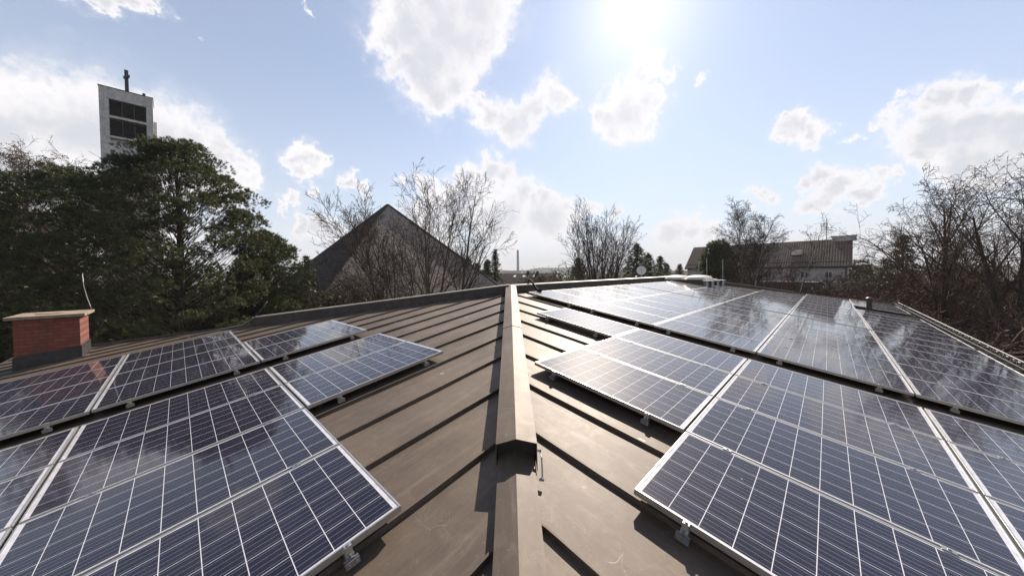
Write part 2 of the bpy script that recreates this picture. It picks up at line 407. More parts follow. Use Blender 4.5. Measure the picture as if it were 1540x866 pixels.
def thing(name, label, cat, loc=(0, 0, 0), group=None):
    o = bpy.data.objects.new(name, None); col.objects.link(o); o.empty_display_size = .2
    o.location = loc; o['label'] = label; o['category'] = cat
    if group: o['group'] = group
    return o
def tag(o, label, cat, group=None):
    o['label'] = label; o['category'] = cat
    if group: o['group'] = group
    return o
def struct(o, kind='structure'): o['kind'] = kind; return o
def kids(o): return [c for c in bpy.data.objects if c.parent == o]
def copy_tree(o, label=None, parent=None, group=None):
    c = o.copy(); col.objects.link(c); c.parent = parent
    if label: c['label'] = label
    if group: c['group'] = group
    for ch in kids(o):
        copy_tree(ch, None, c)
    return c
def into(parent, o):
    """parent a world-built mesh to an Empty that stands somewhere, leaving it where it is"""
    o.parent = parent; o.matrix_parent_inverse = Matrix.Translation(-Vector(parent.location))
    return o

# ------------------------------------------------------------------ the roof's own axes
S = .1632; Q = 1/sqrt(2); H = 1.567; HP = 1.452
UL = Vector((Q*cos(S), Q*cos(S), sin(S))); VL = Vector((-Q, Q, 0)); NL = Vector((-Q*sin(S), -Q*sin(S), cos(S)))
UR = Vector((-Q*cos(S), Q*cos(S), sin(S))); VR = Vector((Q, Q, 0)); NR = Vector((Q*sin(S), -Q*sin(S), cos(S)))
def L(a, b, h=0): return UL*a+VL*b-NL*(H-h)
def R(a, b, h=0): return UR*a+VR*b-NR*(H-h)
def hip(y): return -H/cos(S)+tan(S)*Q*y        # height of the hip line at distance y
def hipa(b): return (b-H*sin(S))/cos(S)         # where a seam meets the hip
GZ = -7.6
EAVE = -3.3
YB = 8.8                                        # back edge of the left slope
RA = 6.25                                       # top of the right slope

# ------------------------------------------------------------------ ground and hills
g = MB(); nseg = 48
rings = [0, 30, 80, 200, 500, 1200, 3000, 9000]
pts = [(0, 0, GZ)]
for r in rings[1:]:
    for k in range(nseg):
        a = 2*pi*k/nseg; pts.append((r*sin(a), r*cos(a), GZ-(.0 if r < 500 else .0)))
fs = [(0, 1+(k+1) % nseg, 1+k) for k in range(nseg)]
for i in range(len(rings)-2):
    for k in range(nseg):
        a0 = 1+i*nseg+k; a1 = 1+i*nseg+(k+1) % nseg
        fs.append((a0, a1, a1+nseg, a0+nseg))
g.add(pts, fs)
o = g.build('ground', 'ground'); fixnormals(o); struct(o)
# low hills on the horizon
def hill(px0, px1, dist, top_px, seed, name='hills', rough=1.0):
    rr = random.Random(seed); n = 70; vs = []; fs = []
    p0 = at(px0, 405, dist); p1 = at(px1, 405, dist)
    for i in range(n+1):
        s = i/n; x = p0.x+(p1.x-p0.x)*s
        env = min(1, s*4)**.6*min(1, (1-s)*4)**.6
        hh = (top_px/F_PX*dist)*(env*(.75+.35*noise.noise(Vector((s*3+seed, 0, 0))))+.05*rough*noise.noise(Vector((s*30, seed, 0))))
        for j, (dy, k) in enumerate(((-dist*.10, 0), (-dist*.04, .7), (0, 1), (dist*.08, .8), (dist*.2, 0))):
            z = GZ-2+(hh-GZ+2)*k
            vs.append((x*(1+dy/dist), dist+dy, z+noise.noise(Vector((s*60, j*7, seed)))*dist*.0015*k))
    for i in range(n):
        for j in range(4):
            a = i*5+j; fs.append((a, a+5, a+6, a+1))
    h = MB(); h.add(vs, fs); o = h.build(name, 'hill'); fixnormals(o); return struct(o)
hill(560, 1010, 2600, 5.5, 3)
hill(782, 905, 1500, 9.0, 8)
hill(1180, 1600, 1700, 5.5, 11)
hill(-700, 500, 2200, 5, 21)

# ------------------------------------------------------------------ the building we stand on
bld = thing('roof_building', 'low building under a brown standing-seam hip roof carrying the solar panels', 'building', (0, 0, GZ))
def bpart(mb, name, material, **k):
    bev = k.pop('bevel', 0); par = k.pop('par', None)
    o = mb.build(name, material, **k)
    fixnormals(o)
    if bev:
        md = o.modifiers.new('bevel', 'BEVEL'); md.width = bev; md.segments = 2; md.limit_method = 'ANGLE'
    if par is not None:
        o.parent = par
    else: into(bld, o)
    return o
NEAR = -2.0   # roof continues behind the photographer to this b
def slope(side, fn, seams_b, amax_fn, bmax_fn, name):
    mb = MB()
    # tessellated sheet between eave and upper limit, clipped analytically per strip
    bs = [NEAR+.31*i for i in range(int((29-NEAR)/.31)+1)]
    def lim(b): return amax_fn(b)
    for b0, b1 in zip(bs[:-1], bs[1:]):
        t0, t1 = lim(b0), lim(b1)
        if t0 <= EAVE and t1 <= EAVE: continue
        t0 = max(t0, EAVE+.001); t1 = max(t1, EAVE+.001)
        k = 10
        for i in range(k):
            A0 = EAVE+(t0-EAVE)*i/k; A1 = EAVE+(t0-EAVE)*(i+1)/k
            B0 = EAVE+(t1-EAVE)*i/k; B1 = EAVE+(t1-EAVE)*(i+1)/k
            w = lambda a, b: .004*noise.noise(Vector((a*.9, b*1.3, 5)))
            mb.add([fn(A0, b0, w(A0, b0)), fn(A1, b0, w(A1, b0)), fn(B1, b1, w(B1, b1)), fn(B0, b1, w(B0, b1))], [(0, 1, 2, 3)])
    for b in seams_b:
        t = lim(b)-.02
        if t <= EAVE+.1: continue
        N = 24; tap = side == 'R' and hipa(b) < RA and b < 7
        prof = []
        for i in range(N+1):
            a = t-(t-EAVE)*(i/N)**1.6
            h = .033
            if tap: h = .006+.027*min(1, max(0, (t-a-.06)/.20))
            wob = .004*sin(a*2.1+b*5)+.003*noise.noise(Vector((a*3, b, 0)))
            prof.append((a, h, wob))
        vs = []; fs = []
        for a, h, wob in prof:
            for dx, hh in ((-.011, -.01), (-.006, h), (.007, h+.001), (.012, -.01)):
                vs.append(fn(a, b+dx+wob, hh))
        for i in range(N):
            for k in range(3):
                q = i*4+k; fs.append((q, q+1, q+5, q+4))
        fs.append((0, 1, 2, 3)); fs.append((N*4+3, N*4+2, N*4+1, N*4))
        mb.add(vs, fs)
    return mb
LSEAM = [1.19-.615*3+.6135*i for i in range(40)]
RSEAM = [1.35-.615*3+.617*i for i in range(60)]
def yl(b): return (YB/Q-b-H*sin(S))/cos(S)    # a at which y reaches YB on either slope
YR = 18.6
def yr(b): return (YR/Q-b-H*sin(S))/cos(S)
bpart(slope('L', L, LSEAM, lambda b: min(hipa(b), yl(b)), None, ''), 'roof_slope', 'sheet_l')
bpart(slope('R', R, RSEAM, lambda b: min(hipa(b), RA, yr(b)), None, ''), 'roof_slope', 'sheet_r')

# ridge caps
def capf(x, z, y): return Vector((x+.007*(y-2.2), y, hip(y)+z))
mb = MB()
T = .004
upper = [(-.092, .03), (-.092, .178), (.046, .214), (.188, .180), (.190, -.01), (.186, -.01), (.183, .176), (.046, .209), (-.088, .174), (-.088, .03)]
mb.prism(upper, 2.17, 8.95, capf)
o = bpart(mb, 'ridge_cap', 'sheet')
mb = MB(); mb.prism([(-.088, -.03), (-.088, .168), (.046, .200), (.182, .170), (.183, -.05)], 2.24, 2.26, capf); bpart(mb, 'cap_end_plate', 'flash')
mb = MB(); mb.prism([(-.078, -.03), (-.078, .066), (.043, .092), (.168, .066), (.176, -.045)], -3, 2.42, capf); bpart(mb, 'ridge_cap', 'sheet')
# lap joint on the upper cap
mb = MB(); mb.prism([(-.096, .03), (-.096, .182), (.046, .219), (.193, .185), (.195, -.01), (.19, -.01), (.186, .178), (.046, .212), (-.09, .176), (-.09, .03)], 4.9, 5.0, capf); bpart(mb, 'cap_joint', 'sheet')
# bent strap by the cap end
mb = MB(); p = lambda x, y, z: Vector((x, y, hip(y)+z))
mb.tube([p(.205, 2.17, .13), p(.212, 2.12, .12), p(.213, 2.09, .06), p(.211, 2.06, .02)], .005, 6)
mb.tube([p(.19, 2.17, .135), p(.215, 2.17, .135)], .010, 8); mb.tube([p(.19, 2.06, .02), p(.222, 2.055, .02)], .011, 8)
bpart(mb, 'cap_strap', 'steel')

# parapets along the top
def wallstrip(P0, P1, z0a, z1a, z0b, z1b, th, mb, out=Vector((0, 1, 0))):
    a, b = Vector((P0[0], P0[1], 0)), Vector((P1[0], P1[1], 0)); d = out*th
    mb.hexa([a+Vector((0, 0, z0a)), b+Vector((0, 0, z0b)), b+d+Vector((0, 0, z0b)), a+d+Vector((0, 0, z0a))],
            [a+Vector((0, 0, z1a)), b+Vector((0, 0, z1b)), b+d+Vector((0, 0, z1b)), a+d+Vector((0, 0, z1a))])
zl = lambda x, y: (-H/cos(S)+tan(S)*Q*(x+y)); zr = lambda x, y: (-H/cos(S)+tan(S)*Q*(-x+y))
mb = MB(); wallstrip((.03, 8.82), (-6.83, 8.82), -3, zl(0, 8.82)+.22, -3.5, zl(-6.83, 8.82)+.225, .30, mb); bpart(mb, 'parapet', 'darkmetal')
mb = MB(); wallstrip((.05, 8.79), (-6.86, 8.79), zl(0, 8.8)+.22, zl(0, 8.8)+.245, zl(-6.86, 8.8)+.225, zl(-6.86, 8.8)+.25, .36, mb); bpart(mb, 'parapet_coping', 'coping')
e0 = R(RA, hipa(0) if 0 else 6.5); e1 = R(RA, 20.0)
outR = Vector((-Q, Q, 0))
mb = MB(); wallstrip((.07, 8.82+.0), (e1.x, e1.y), -3, zr(.3, 9.1)+.16, -3, e1.z+.20, .30, mb, outR)
A = Vector((.03, 8.85, 0))
mb = MB(); wallstrip((A.x, A.y), (e1.x, e1.y), -3, -.375, -3, e1.z+.19, .30, mb, outR); bpart(mb, 'parapet', 'darkmetal')
mb = MB(); wallstrip((A.x+.02, A.y-.04), (e1.x+.02, e1.y-.02), -.375, -.345, e1.z+.19, e1.z+.22, .40, mb, outR); bpart(mb, 'parapet_coping', 'coping')
# rear verge right
mb = MB(); wallstrip((12.0, YR), (17.0, YR), -3, zr(12.0, YR)+.21, -4, zr(17.0, YR)+.10, .25, mb); bpart(mb, 'parapet', 'darkmetal')
mb = MB(); wallstrip((11.97, YR-.03), (16.6, YR-.03), zr(12.0, YR)+.21, zr(12.0, YR)+.235, zr(17., YR)+.11, zr(17., YR)+.135, .31, mb); bpart(mb, 'parapet_coping', 'coping')
# verge strips where there is no parapet
mb = MB(); xe = L(EAVE, (YB/Q-EAVE*cos(S)-H*sin(S))).x
wallstrip((-6.84, YB), (xe, YB), zl(-6.84, YB)-.3, zl(-6.84, YB)+.06, zl(xe, YB)-.3, zl(xe, YB)+.06, .08, mb); bpart(mb, 'verge_strip', 'darkmetal')
mb = MB(); pe = R(EAVE, (YR/Q-EAVE*cos(S)-H*sin(S)))
wallstrip((17.0, YR), (pe.x, YR), zr(17., YR)-.3, zr(17., YR)+.03, zr(pe.x, YR)-.3, zr(pe.x, YR)+.03, .08, mb); bpart(mb, 'verge_strip', 'darkmetal')
# outer walls down to the ground
mb = MB()
cL0 = L(EAVE+.5, NEAR); cL1 = L(EAVE+.5, 15.0); cR1 = R(EAVE+.5, 28.5); cR0 = R(EAVE+.5, NEAR); hc = Vector((0, -4.5, 0))
ring = [Vector((c.x, c.y, 0)) for c in (cL1, Vector((-.0, YB+.2, 0)), Vector((e1.x-.2, e1.y+.2, 0)), Vector((12, YR+.2, 0)), cR1, cR0, cL0)]
ztop = [cL1.z-.15, -1.2, -1.2, -1.3, cR1.z-.15, cR0.z-.15, cL0.z-.15]
for i in range(len(ring)):
    a, b = ring[i], ring[(i+1) % len(ring)]; za, zb = ztop[i], ztop[(i+1) % len(ring)]
    mb.add([a+Vector((0, 0, GZ)), b+Vector((0, 0, GZ)), b+Vector((0, 0, zb)), a+Vector((0, 0, za))], [(0, 1, 2, 3)])
bpart(mb, 'wall', 'plaster')
# gutters on the eaves
for fn, b1 in ((L, 15.4), (R, 28.8)):
    mb = MB(); mb.tube([fn(EAVE-.05, NEAR, -.05), fn(EAVE-.05, b1, -.05)], .07, 8); bpart(mb, 'gutter', 'darkmetal')
# lattice snow guard along the right eave
mb = MB()
b0, b1 = 4.0, 27.6
for a, h in ((-2.93, .10), (-3.05, .16), (-3.17, .10), (-3.05, .04)):
    mb.tube([R(a, b0, h), R(a, b1, h)], .011, 5)
k = 0; b = b0
while b < b1:
    mb.tube([R(-2.93, b, .10), R(-3.05, b+.10, .16)], .009, 4); mb.tube([R(-3.05, b+.10, .16), R(-3.17, b+.2, .10)], .009, 4)
    mb.tube([R(-3.05, b, .04), R(-3.05, b+.1, .16)], .009, 4); mb.tube([R(-3.05, b+.1, .16), R(-3.05, b+.2, .04)], .009, 4)
    mb.box(R(-3.05, b, .012), (.30, .035, .02), (UR, VR, NR))
    b += .30
bpart(mb, 'snow_guard', 'flash')
mb = MB(); mb.tube([R(-3.05, b0, .172), R(-3.05, b1, .172)], .008, 5); bpart(mb, 'snow_guard_rail', 'alu')

# brick chimney
ch_c = [L(-2.74, 12.30), L(-1.87, 12.30), L(-1.87, 13.35), L(-2.74, 13.35)]
ztop_b = at(127.5, 474, 7.73).z
mb = MB()
def vert(c, z): return Vector((c.x, c.y, z))
mb.hexa([vert(c, -3) for c in ch_c], [vert(c, ztop_b) for c in ch_c]); chim = bpart(mb, 'chimney', 'brick')
cc = sum(ch_c, Vector())/4
def grow(c, k, z): d = Vector((c.x-cc.x, c.y-cc.y, 0)); return Vector((cc.x, cc.y, z))+d*k
mb = MB(); mb.hexa([grow(c, 1.06, c.z-.1) for c in ch_c], [grow(c, 1.04, c.z+.30) for c in ch_c]); bpart(mb, 'flashing', 'flash', par=chim)
mb = MB(); mb.hexa([grow(c, 1.16, c.z-.0) for c in ch_c], [grow(c, 1.14, c.z+.015) for c in ch_c]); bpart(mb, 'flashing', 'sheet', par=chim)
mb = MB(); mb.hexa([grow(c, 1.20, ztop_b) for c in ch_c], [grow(c, 1.21, ztop_b+.068) for c in ch_c]); bpart(mb, 'chimney_cap', 'capstone', par=chim, bevel=.01)
mb = MB(); mb.tube([Vector((cc.x, cc.y, ztop_b+.06)), Vector((cc.x, cc.y, ztop_b+.085))], .24, 24); bpart(mb, 'flue_rim', 'capstone', par=chim)

# skylight box and domes
mb = MB()
mb.hexa([R(4.15, 18.45, -.3), R(RA, 18.45, -.3), R(RA, 20.9, -.3), R(4.15, 20.9, -.3)],
        [vert(R(4.15, 18.45), -.46), vert(R(RA, 18.45), -.46), vert(R(RA, 20.9), -.46), vert(R(4.15, 20.9), -.46)])
sk = bpart(mb, 'skylight_box', 'darkmetal')
for (a0, a1) in ((4.2, 5.15), (5.25, 6.2)):
    mb = MB(); n = 12; vs = []; fs = []
    for i in range(n+1):
        for j in range(n+1):
            u = i/n; v = j/n; q = R(a0-.06+(a1-a0+.12)*u, 18.38+1.5*v)
            hz = .21*((1-(2*u-1)**4)*(1-(2*v-1)**4))**.55
            vs.append((q.x, q.y, -.455+hz))
    for i in range(n):
        for j in range(n):
            q = i*(n+1)+j; fs.append((q, q+1, q+n+2, q+n+1))
    mb.add(vs, fs); bpart(mb, 'skylight_dome', 'acryl', smooth=True, par=sk)
# small vent stack near the far end
vb = R(-1.5, 19.75)
mb = MB(); mb.tube([vb+Vector((0, 0, -.1)), vb+Vector((0, 0, .56))], .085, 16); vs_ = bpart(mb, 'vent_pipe', 'flash')
mb = MB(); mb.tube([vb+Vector((0, 0, .56)), vb+Vector((0, 0, .59)), vb+Vector((0, 0, .63))], [.10, .11, .04], 16); bpart(mb, 'vent_cap', 'flash', par=vs_)

# two vent stubs below the skylights
for px, a, b in ((1053, 4.0, 18.2), (1076, 3.9, 19.9)):
    q = R(a, b)
    mb = MB()
    for dx in (-.14, .14): mb.box(q+Vector((dx, 0, .16)), (.12, .2, .42))
    st = bpart(mb, 'vent_stub', 'steel')
    mb = MB(); mb.box(q+Vector((0, 0, .39)), (.52, .3, .04)); bpart(mb, 'stub_lid', 'steel', par=st)

# ------------------------------------------------------------------ solar panels
def make_panel_meshes():
    f = MB(); l, w, h, lip = 1.65, .99, .038, .011
    for s in (-1, 1):
        f.box((0, s*(w/2-.0055), -h/2), (l-.022, lip, h)); f.box((s*(l/2-.0055), 0, -h/2), (lip, w, h))
        f.box((0, s*(w/2-.020), -h+.001), (l-.06, .018, .002)); f.box((s*(l/2-.020), 0, -h+.0015), (.018, w-.024, .002))
    fo = f.build('frame', 'alu'); fixnormals(fo)
    md = fo.modifiers.new('bevel', 'BEVEL'); md.width = .0012; md.segments = 1
    g = MB(); g.box((0, 0, -.0055), (l-.0221, w-.0221, .005)); go = g.build('glass_laminate', 'cells')
    k = MB(); k.box((0, .3, -.02), (.11, .09, .022)); ko = k.build('junction_box', 'rubber')
    return fo, go, ko
pf, pg, pj = make_panel_meshes()
proto = thing('solar_panel', 'x', 'solar panel')
for c in (pf, pg, pj): c.parent = proto
used = [False]
def mtx(u, v, n, p):
    m = Matrix.Identity(4)
    for i, x in enumerate((u, v, n, p)):
        for j in range(3): m[j][i] = x[j]
    return m
rp = random.Random(3)
def panel(side, a_top, b0, label, group):
    if used[0]: o = copy_tree(proto)
    else: o = proto; used[0] = True
    fn, u, v, n = (L, UL, VL, NL) if side == 'L' else (R, UR, VR, NR)
    if side == 'L': u, v2 = -u, v*-1      # keep right-handed: x down, y toward camera
    # right-handed frames
    X = u.copy(); Z = n; Y = Z.cross(X).normalized()
    c = fn(a_top-.825, b0+.495, H-HP)
    mm = mtx(X, Y, Z, c)
    mm = mm @ Matrix.Rotation(rp.uniform(-.0022, .0022), 4, 'X') @ Matrix.Rotation(rp.uniform(-.0016, .0016), 4, 'Y')
    o.matrix_world = mm
    o['label'] = label; o['group'] = group
    return o
PL, PW = 1.67, 1.01
ORD = ['first', 'second', 'third', 'fourth', 'fifth', 'sixth', 'seventh', 'eighth']
def block(side, a0, b0, blockname, rows, colnames, group):
    """rows: per row the list of column indices (0 = column whose top edge is a0; negative = higher up)"""
    sd = 'left' if side == 'L' else 'right'
    for r, cols in enumerate(rows):
        for c in cols:
            at_ = a0-c*PL
            panel(side, at_, b0+r*PW, f'solar panel {sd} of ridge cap, {blockname} block, {ORD[r]} row back, {colnames[c]} column', group)
CN = {-3: 'highest', -2: 'second highest', -1: 'upper', 0: 'middle', 1: 'lowest'}
block('L', .637, 1.754, 'near', [[0, 1], [0, 1], [-1, 0, 1], [-1, 0, 1]], CN, 'solar panels left of the ridge cap')
block('L', .637, 6.345, 'far', [[-1, 0, 1], [-1, 0, 1], [0, 1], [0, 1]], CN, 'solar panels left of the ridge cap')
block('R', .614, 1.924, 'nearest', [[0, 1], [-1, 0, 1], [-1, 0, 1], [-2, -1, 0, 1]], CN, 'solar panels right of the ridge cap')
block('R', .59, 6.556, 'second', [[-3, -2, -1, 0, 1]]*6, CN, 'solar panels right of the ridge cap')
block('R', .59, 12.79, 'third', [[-3, -2, -1, 0, 1]]*5, CN, 'solar panels right of the ridge cap')
block('R', .59, 17.97, 'fourth', [[-2, -1, 0, 1], [-2, -1, 0], [-1, 0], [-1, 0, 1], [0, 1], [0, 1], [1]], CN, 'solar panels right of the ridge cap')

# rails under the panels, seam clamps and end clamps
def rail(side, a, b0, b1, label):
    fn, u, v, n = (L, UL, VL, NL) if side == 'L' else (R, UR, VR, NR)
    c = fn(a, (b0+b1)/2, H-HP-.038-.021)
    mb = MB(); mb.box((0, 0, 0), (.04, b1-b0, .040)); mb.box((0, 0, .0195), (.014, b1-b0+.001, .003))
    o = mb.build('mounting_rail', 'alu'); fixnormals(o); o.matrix_world = mtx(u, v, n, c)
    return tag(o, label, 'mounting rail', 'rails under the solar panels')
def clampset():
    t = thing('end_clamp', 'x', 'clamp')
    mb = MB(); mb.box((0, -.010, .0015), (.035, .034, .003)); mb.box((0, -.0255, -.022), (.035, .003, .045)); mb.box((0, -.012, -.042), (.035, .028, .003))
    mb.build('clamp_bracket', 'alu', t)
    mb = MB(); mb.tube([(0, -.014, .003), (0, -.014, .011)], .008, 6); mb.tube([(0, -.035, -.05), (0, -.035, -.03)], .007, 6); mb.build('bolt', 'steel', t)
    mb = MB(); mb.box((0, -.036, -.070), (.070, .014, .030)); mb.box((0, -.052, -.074), (.070, .004, .034)); mb.box((.0, -.024, -.052), (.025, .036, .005)); mb.tube([(-.018, -.045, -.070), (-.018, -.062, -.070)], .006, 6); mb.tube([(.018, -.045, -.070), (.018, -.062, -.070)], .006, 6)
    mb.build('seam_clip', 'steel', t)
    return t
cl0 = clampset(); clused = [False]
def clamp(side, a, b, label, group, sgn=1):
    if clused[0]: o = copy_tree(cl0)
    else: o = cl0; clused[0] = True
    fn, u, v, n = (L, UL, VL, NL) if side == 'L' else (R, UR, VR, NR)
    X = v.cross(n).normalized()
    o.matrix_world = mtx(X, v, n, fn(a, b, H-HP))
    o['label'] = label; o['group'] = group; return o
def midclamp_proto():
    t = thing('mid_clamp', 'x', 'clamp')
    mb = MB(); mb.box((0, 0, .0025), (.055, .040, .004)); mb.box((0, 0, -.02), (.05, .014, .04)); mb.build('clamp_plate', 'steel', t)
    mb = MB(); mb.tube([(0, 0, .004), (0, 0, .010)], .0075, 6); mb.build('bolt', 'steel', t)
    return t
mc0 = midclamp_proto(); mcused = [False]
def midclamp(side, a, b, label, group):
    if mcused[0]: o = copy_tree(mc0)
    else: o = mc0; mcused[0] = True
    fn, u, v, n = (L, UL, VL, NL) if side == 'L' else (R, UR, VR, NR)
    o.matrix_world = mtx(v.cross(n).normalized(), v, n, fn(a, b, H-HP))
    o['label'] = label; o['group'] = group; return o
def hardware(side, a0, b0, rows, blockname):
    sd = 'left' if side == 'L' else 'right'
    allc = sorted({c for r in rows for c in r})
    for c in allc:
        rs = [i for i, r in enumerate(rows) if c in r]
        # contiguous runs
        runs = []; st = rs[0]; pv = rs[0]
        for i in rs[1:]+[None]:
            if i is None or i != pv+1: runs.append((st, pv)); st = i
            pv = i
        for ri, (s0, s1) in enumerate(runs):
            for q, fa in enumerate((.30, 1.35)):
                a = a0-c*PL-fa
                wh = 'upper' if q == 0 else 'lower'
                rail(side, a, b0+s0*PW-.03, b0+(s1+1)*PW+.02, f'silver rail under {wh} half of {CN[c]} column, {"" if ri==0 else "rear part of "}{blockname} {sd} block')
                clamp(side, a, b0+s0*PW, f'silver clamps along the front edges of the {blockname} {sd} panel block', f'end clamps, {blockname} {sd} block')
                for r in range(s0, s1):
                    midclamp(side, a, b0+(r+1)*PW-.01, f'small plate clamps between panel rows of the {blockname} {sd} block', f'mid clamps, {blockname} {sd} block')
hardware('L', .637, 1.754, [[0, 1], [0, 1], [-1, 0, 1], [-1, 0, 1]], 'near')
hardware('L', .637, 6.345, [[-1, 0, 1], [-1, 0, 1], [0, 1], [0, 1]], 'far')
hardware('R', .614, 1.924, [[0, 1], [-1, 0, 1], [-1, 0, 1], [-2, -1, 0, 1]], 'nearest')
hardware('R', .59, 6.556, [[-3, -2, -1, 0, 1]]*6, 'second')
hardware('R', .59, 12.79, [[-3, -2, -1, 0, 1]]*5, 'third')

# ------------------------------------------------------------------ roof odds and ends
def rod(name, label, cat, pts, r, material='steel', group=None):
    mb = MB(); mb.tube(pts, r, 8); o = mb.build(name, material, loc=pts[0], smooth=True)
    return tag(o, label, cat, group)
# cable over the parapet just right of the ridge cap
rod('cable', 'black cable looping over the parapet right of the ridge cap', 'cable',
    [at(794, 424, 10.3), at(797, 420.5, 9.7), at(801, 425, 9.45), at(806, 433, 9.15), at(809, 436.5, 9.0), at(814, 437.5, 8.9)], .032, 'rubber')
# lightning conductor wire along the left end of the parapet
rod('lightning_wire', 'thin wire running down off the left end of the parapet', 'wire',
    [L(1.2, 10.6, .30), L(.9, 10.9, .12), L(.3, 11.3, .08), L(-.6, 12.1, .07)], .008)
rod('lightning_rod', 'dark slanting rod at the left end of the parapet', 'lightning rod',
    [at(368, 489, 8.6), at(382, 477, 8.75), at(396, 462, 8.9), at(402, 453, 9.0)], .009, 'darkmetal')
ct = ztop_b+.068
pc = ch_c[2]
rod('lightning_rod', 'thin bent rod rising from the brick chimney cap', 'lightning rod',
    [grow(pc, 1.12, ct-.01), grow(pc, 1.12, ct)+Vector((-.04, 0, .10)), grow(pc, 1.14, ct)+Vector((-.13, 0, .32)), grow(pc, 1.14, ct)+Vector((-.20, 0, .62)), grow(pc, 1.14, ct)+Vector((-.22, 0, .92))], .007)
for px, base, topy, lab in ((1063, 422, 388, 'thin lightning rod above the twin skylight domes'), (1087, 430, 390, 'thin lightning rod right of the skylight domes'), (1051, 414, 392, 'shortest thin rod behind left skylight dome')):
    Y = 18.9
    p0 = at(px, base, Y); rod('lightning_rod', lab, 'lightning rod', [p0-Vector((0, 0, .2)), at(px, topy, Y)], .018)

# ------------------------------------------------------------------ trees
def rndu(r): 
    while True:
        v = Vector((r.uniform(-1, 1), r.uniform(-1, 1), r.uniform(-1, 1)))
        if .05 < v.length < 1: return v.normalized()

def bare_tree(base, height, seed, name, label, spread=.55, stems=1, lean=(0, 0), droop=0.0, trunk_r=None, matT='bark', matC='twig',
              levels=4, nsplit=(9, 7, 6, 5), minr=.008, group=None, start=.18, cat='tree', gravity=.15, stemang=.25, ratio=(.55, .5, .5, .55), taper=1.0, wig=.10):
    r = random.Random(seed); base = Vector(base)
    tr = MB(); cr = MB(); trunk_r = trunk_r or height*.014
    def grow_(p, d, ln, rad, lv):
        n = (9, 7, 5, 4, 3)[lv]; pts = [p.copy()]; rd = [rad]; dd = d.normalized(); seg = ln/n
        for i in range(n):
            dd = dd+rndu(r)*wig*(1+lv*.35)
            if lv > 0:
                if droop: dd.z += gravity*(1-i/n)-droop*(i/n)*(.5+lv*.35)
                else: dd.z += gravity*(.45 if lv == 1 else .12)
            dd.normalize(); p = p+dd*seg; pts.append(p.copy())
            rd.append(max(minr*.7, rad*(1-.88*((i+1)/n)**taper)))
        (tr if lv == 0 else cr).tube(pts, rd, (8, 5, 4, 3, 3)[lv], cap=False)
        if lv >= levels: return
        k = nsplit[lv]; k = int(k*r.uniform(.8, 1.2)+.5)
        for j in range(k):
            f = start+(1-start)*(j+r.random())/k if lv == 0 else .15+.85*(j+r.random())/k
            f = min(f, .98); i = min(int(f*n), n-1); tt = f*n-i
            q = pts[i].lerp(pts[i+1], tt); t = (pts[i+1]-pts[i]).normalized()
            az = r.uniform(0, 2*pi) if lv else j*2.4+r.uniform(-.4, .4)
            a = t.orthogonal().normalized(); b = t.cross(a); sd = a*cos(az)+b*sin(az)
            ang = spread*r.uniform(.75, 1.35)*(1.15-.45*f if lv == 0 else 1.0 if lv == 1 else 1.25)
            nd = t*cos(ang)+sd*sin(ang)
            rr = rd[i]*(1-tt)+rd[i+1]*tt
            nl = ln*ratio[lv]*(1.15-.75*f)*r.uniform(.75, 1.25) if lv == 0 else ln*ratio[lv]*(1.1-.5*f)*r.uniform(.7, 1.25)
            grow_(q, nd, nl, max(minr, min(rr*.62, rad*.5)), lv+1)
    t = thing(name, label, cat, base, group)
    for s in range(stems):
        az = 2*pi*s/stems+r.uniform(-.5, .5); a = stemang*(r.uniform(.5, 1.2) if stems > 1 else 0)
        d = Vector((sin(az)*a+lean[0], cos(az)*a+lean[1], 1)).normalized()
        grow_(base+Vector((sin(az), cos(az), 0))*(trunk_r*.9 if stems > 1 else 0), d, height*(1 if stems == 1 else r.uniform(.8, 1)), trunk_r*(1 if stems == 1 else .7), 0)
    tr.build('trunk', matT, t, smooth=True, loc=None)
    cr.build('crown', matC, t)
    for c in kids(t): c.matrix_parent_inverse = Matrix.Translation(-base)
    return t

def needle_tuft(mb, p, d, r, ln, n, w, spm=1.15):
    d = d.normalized(); a = d.orthogonal().normalized(); b = d.cross(a)
    for i in range(n):
        an = r.uniform(0, 2*pi); sp = r.uniform(.1, spm)
        e = (d*cos(sp)+(a*cos(an)+b*sin(an))*sin(sp)).normalized()
        sd = e.cross(rndu(r))
        if sd.length < 1e-3: continue
        sd = sd.normalized()*w; q = p+d*r.uniform(-.3, .35)*ln
        tip = q+e*ln*r.uniform(.7, 1.1)
        k = len(mb.v); mb.v += [tuple(q-sd), tuple(q+sd), tuple(tip)]; mb.f.append((k, k+1, k+2))

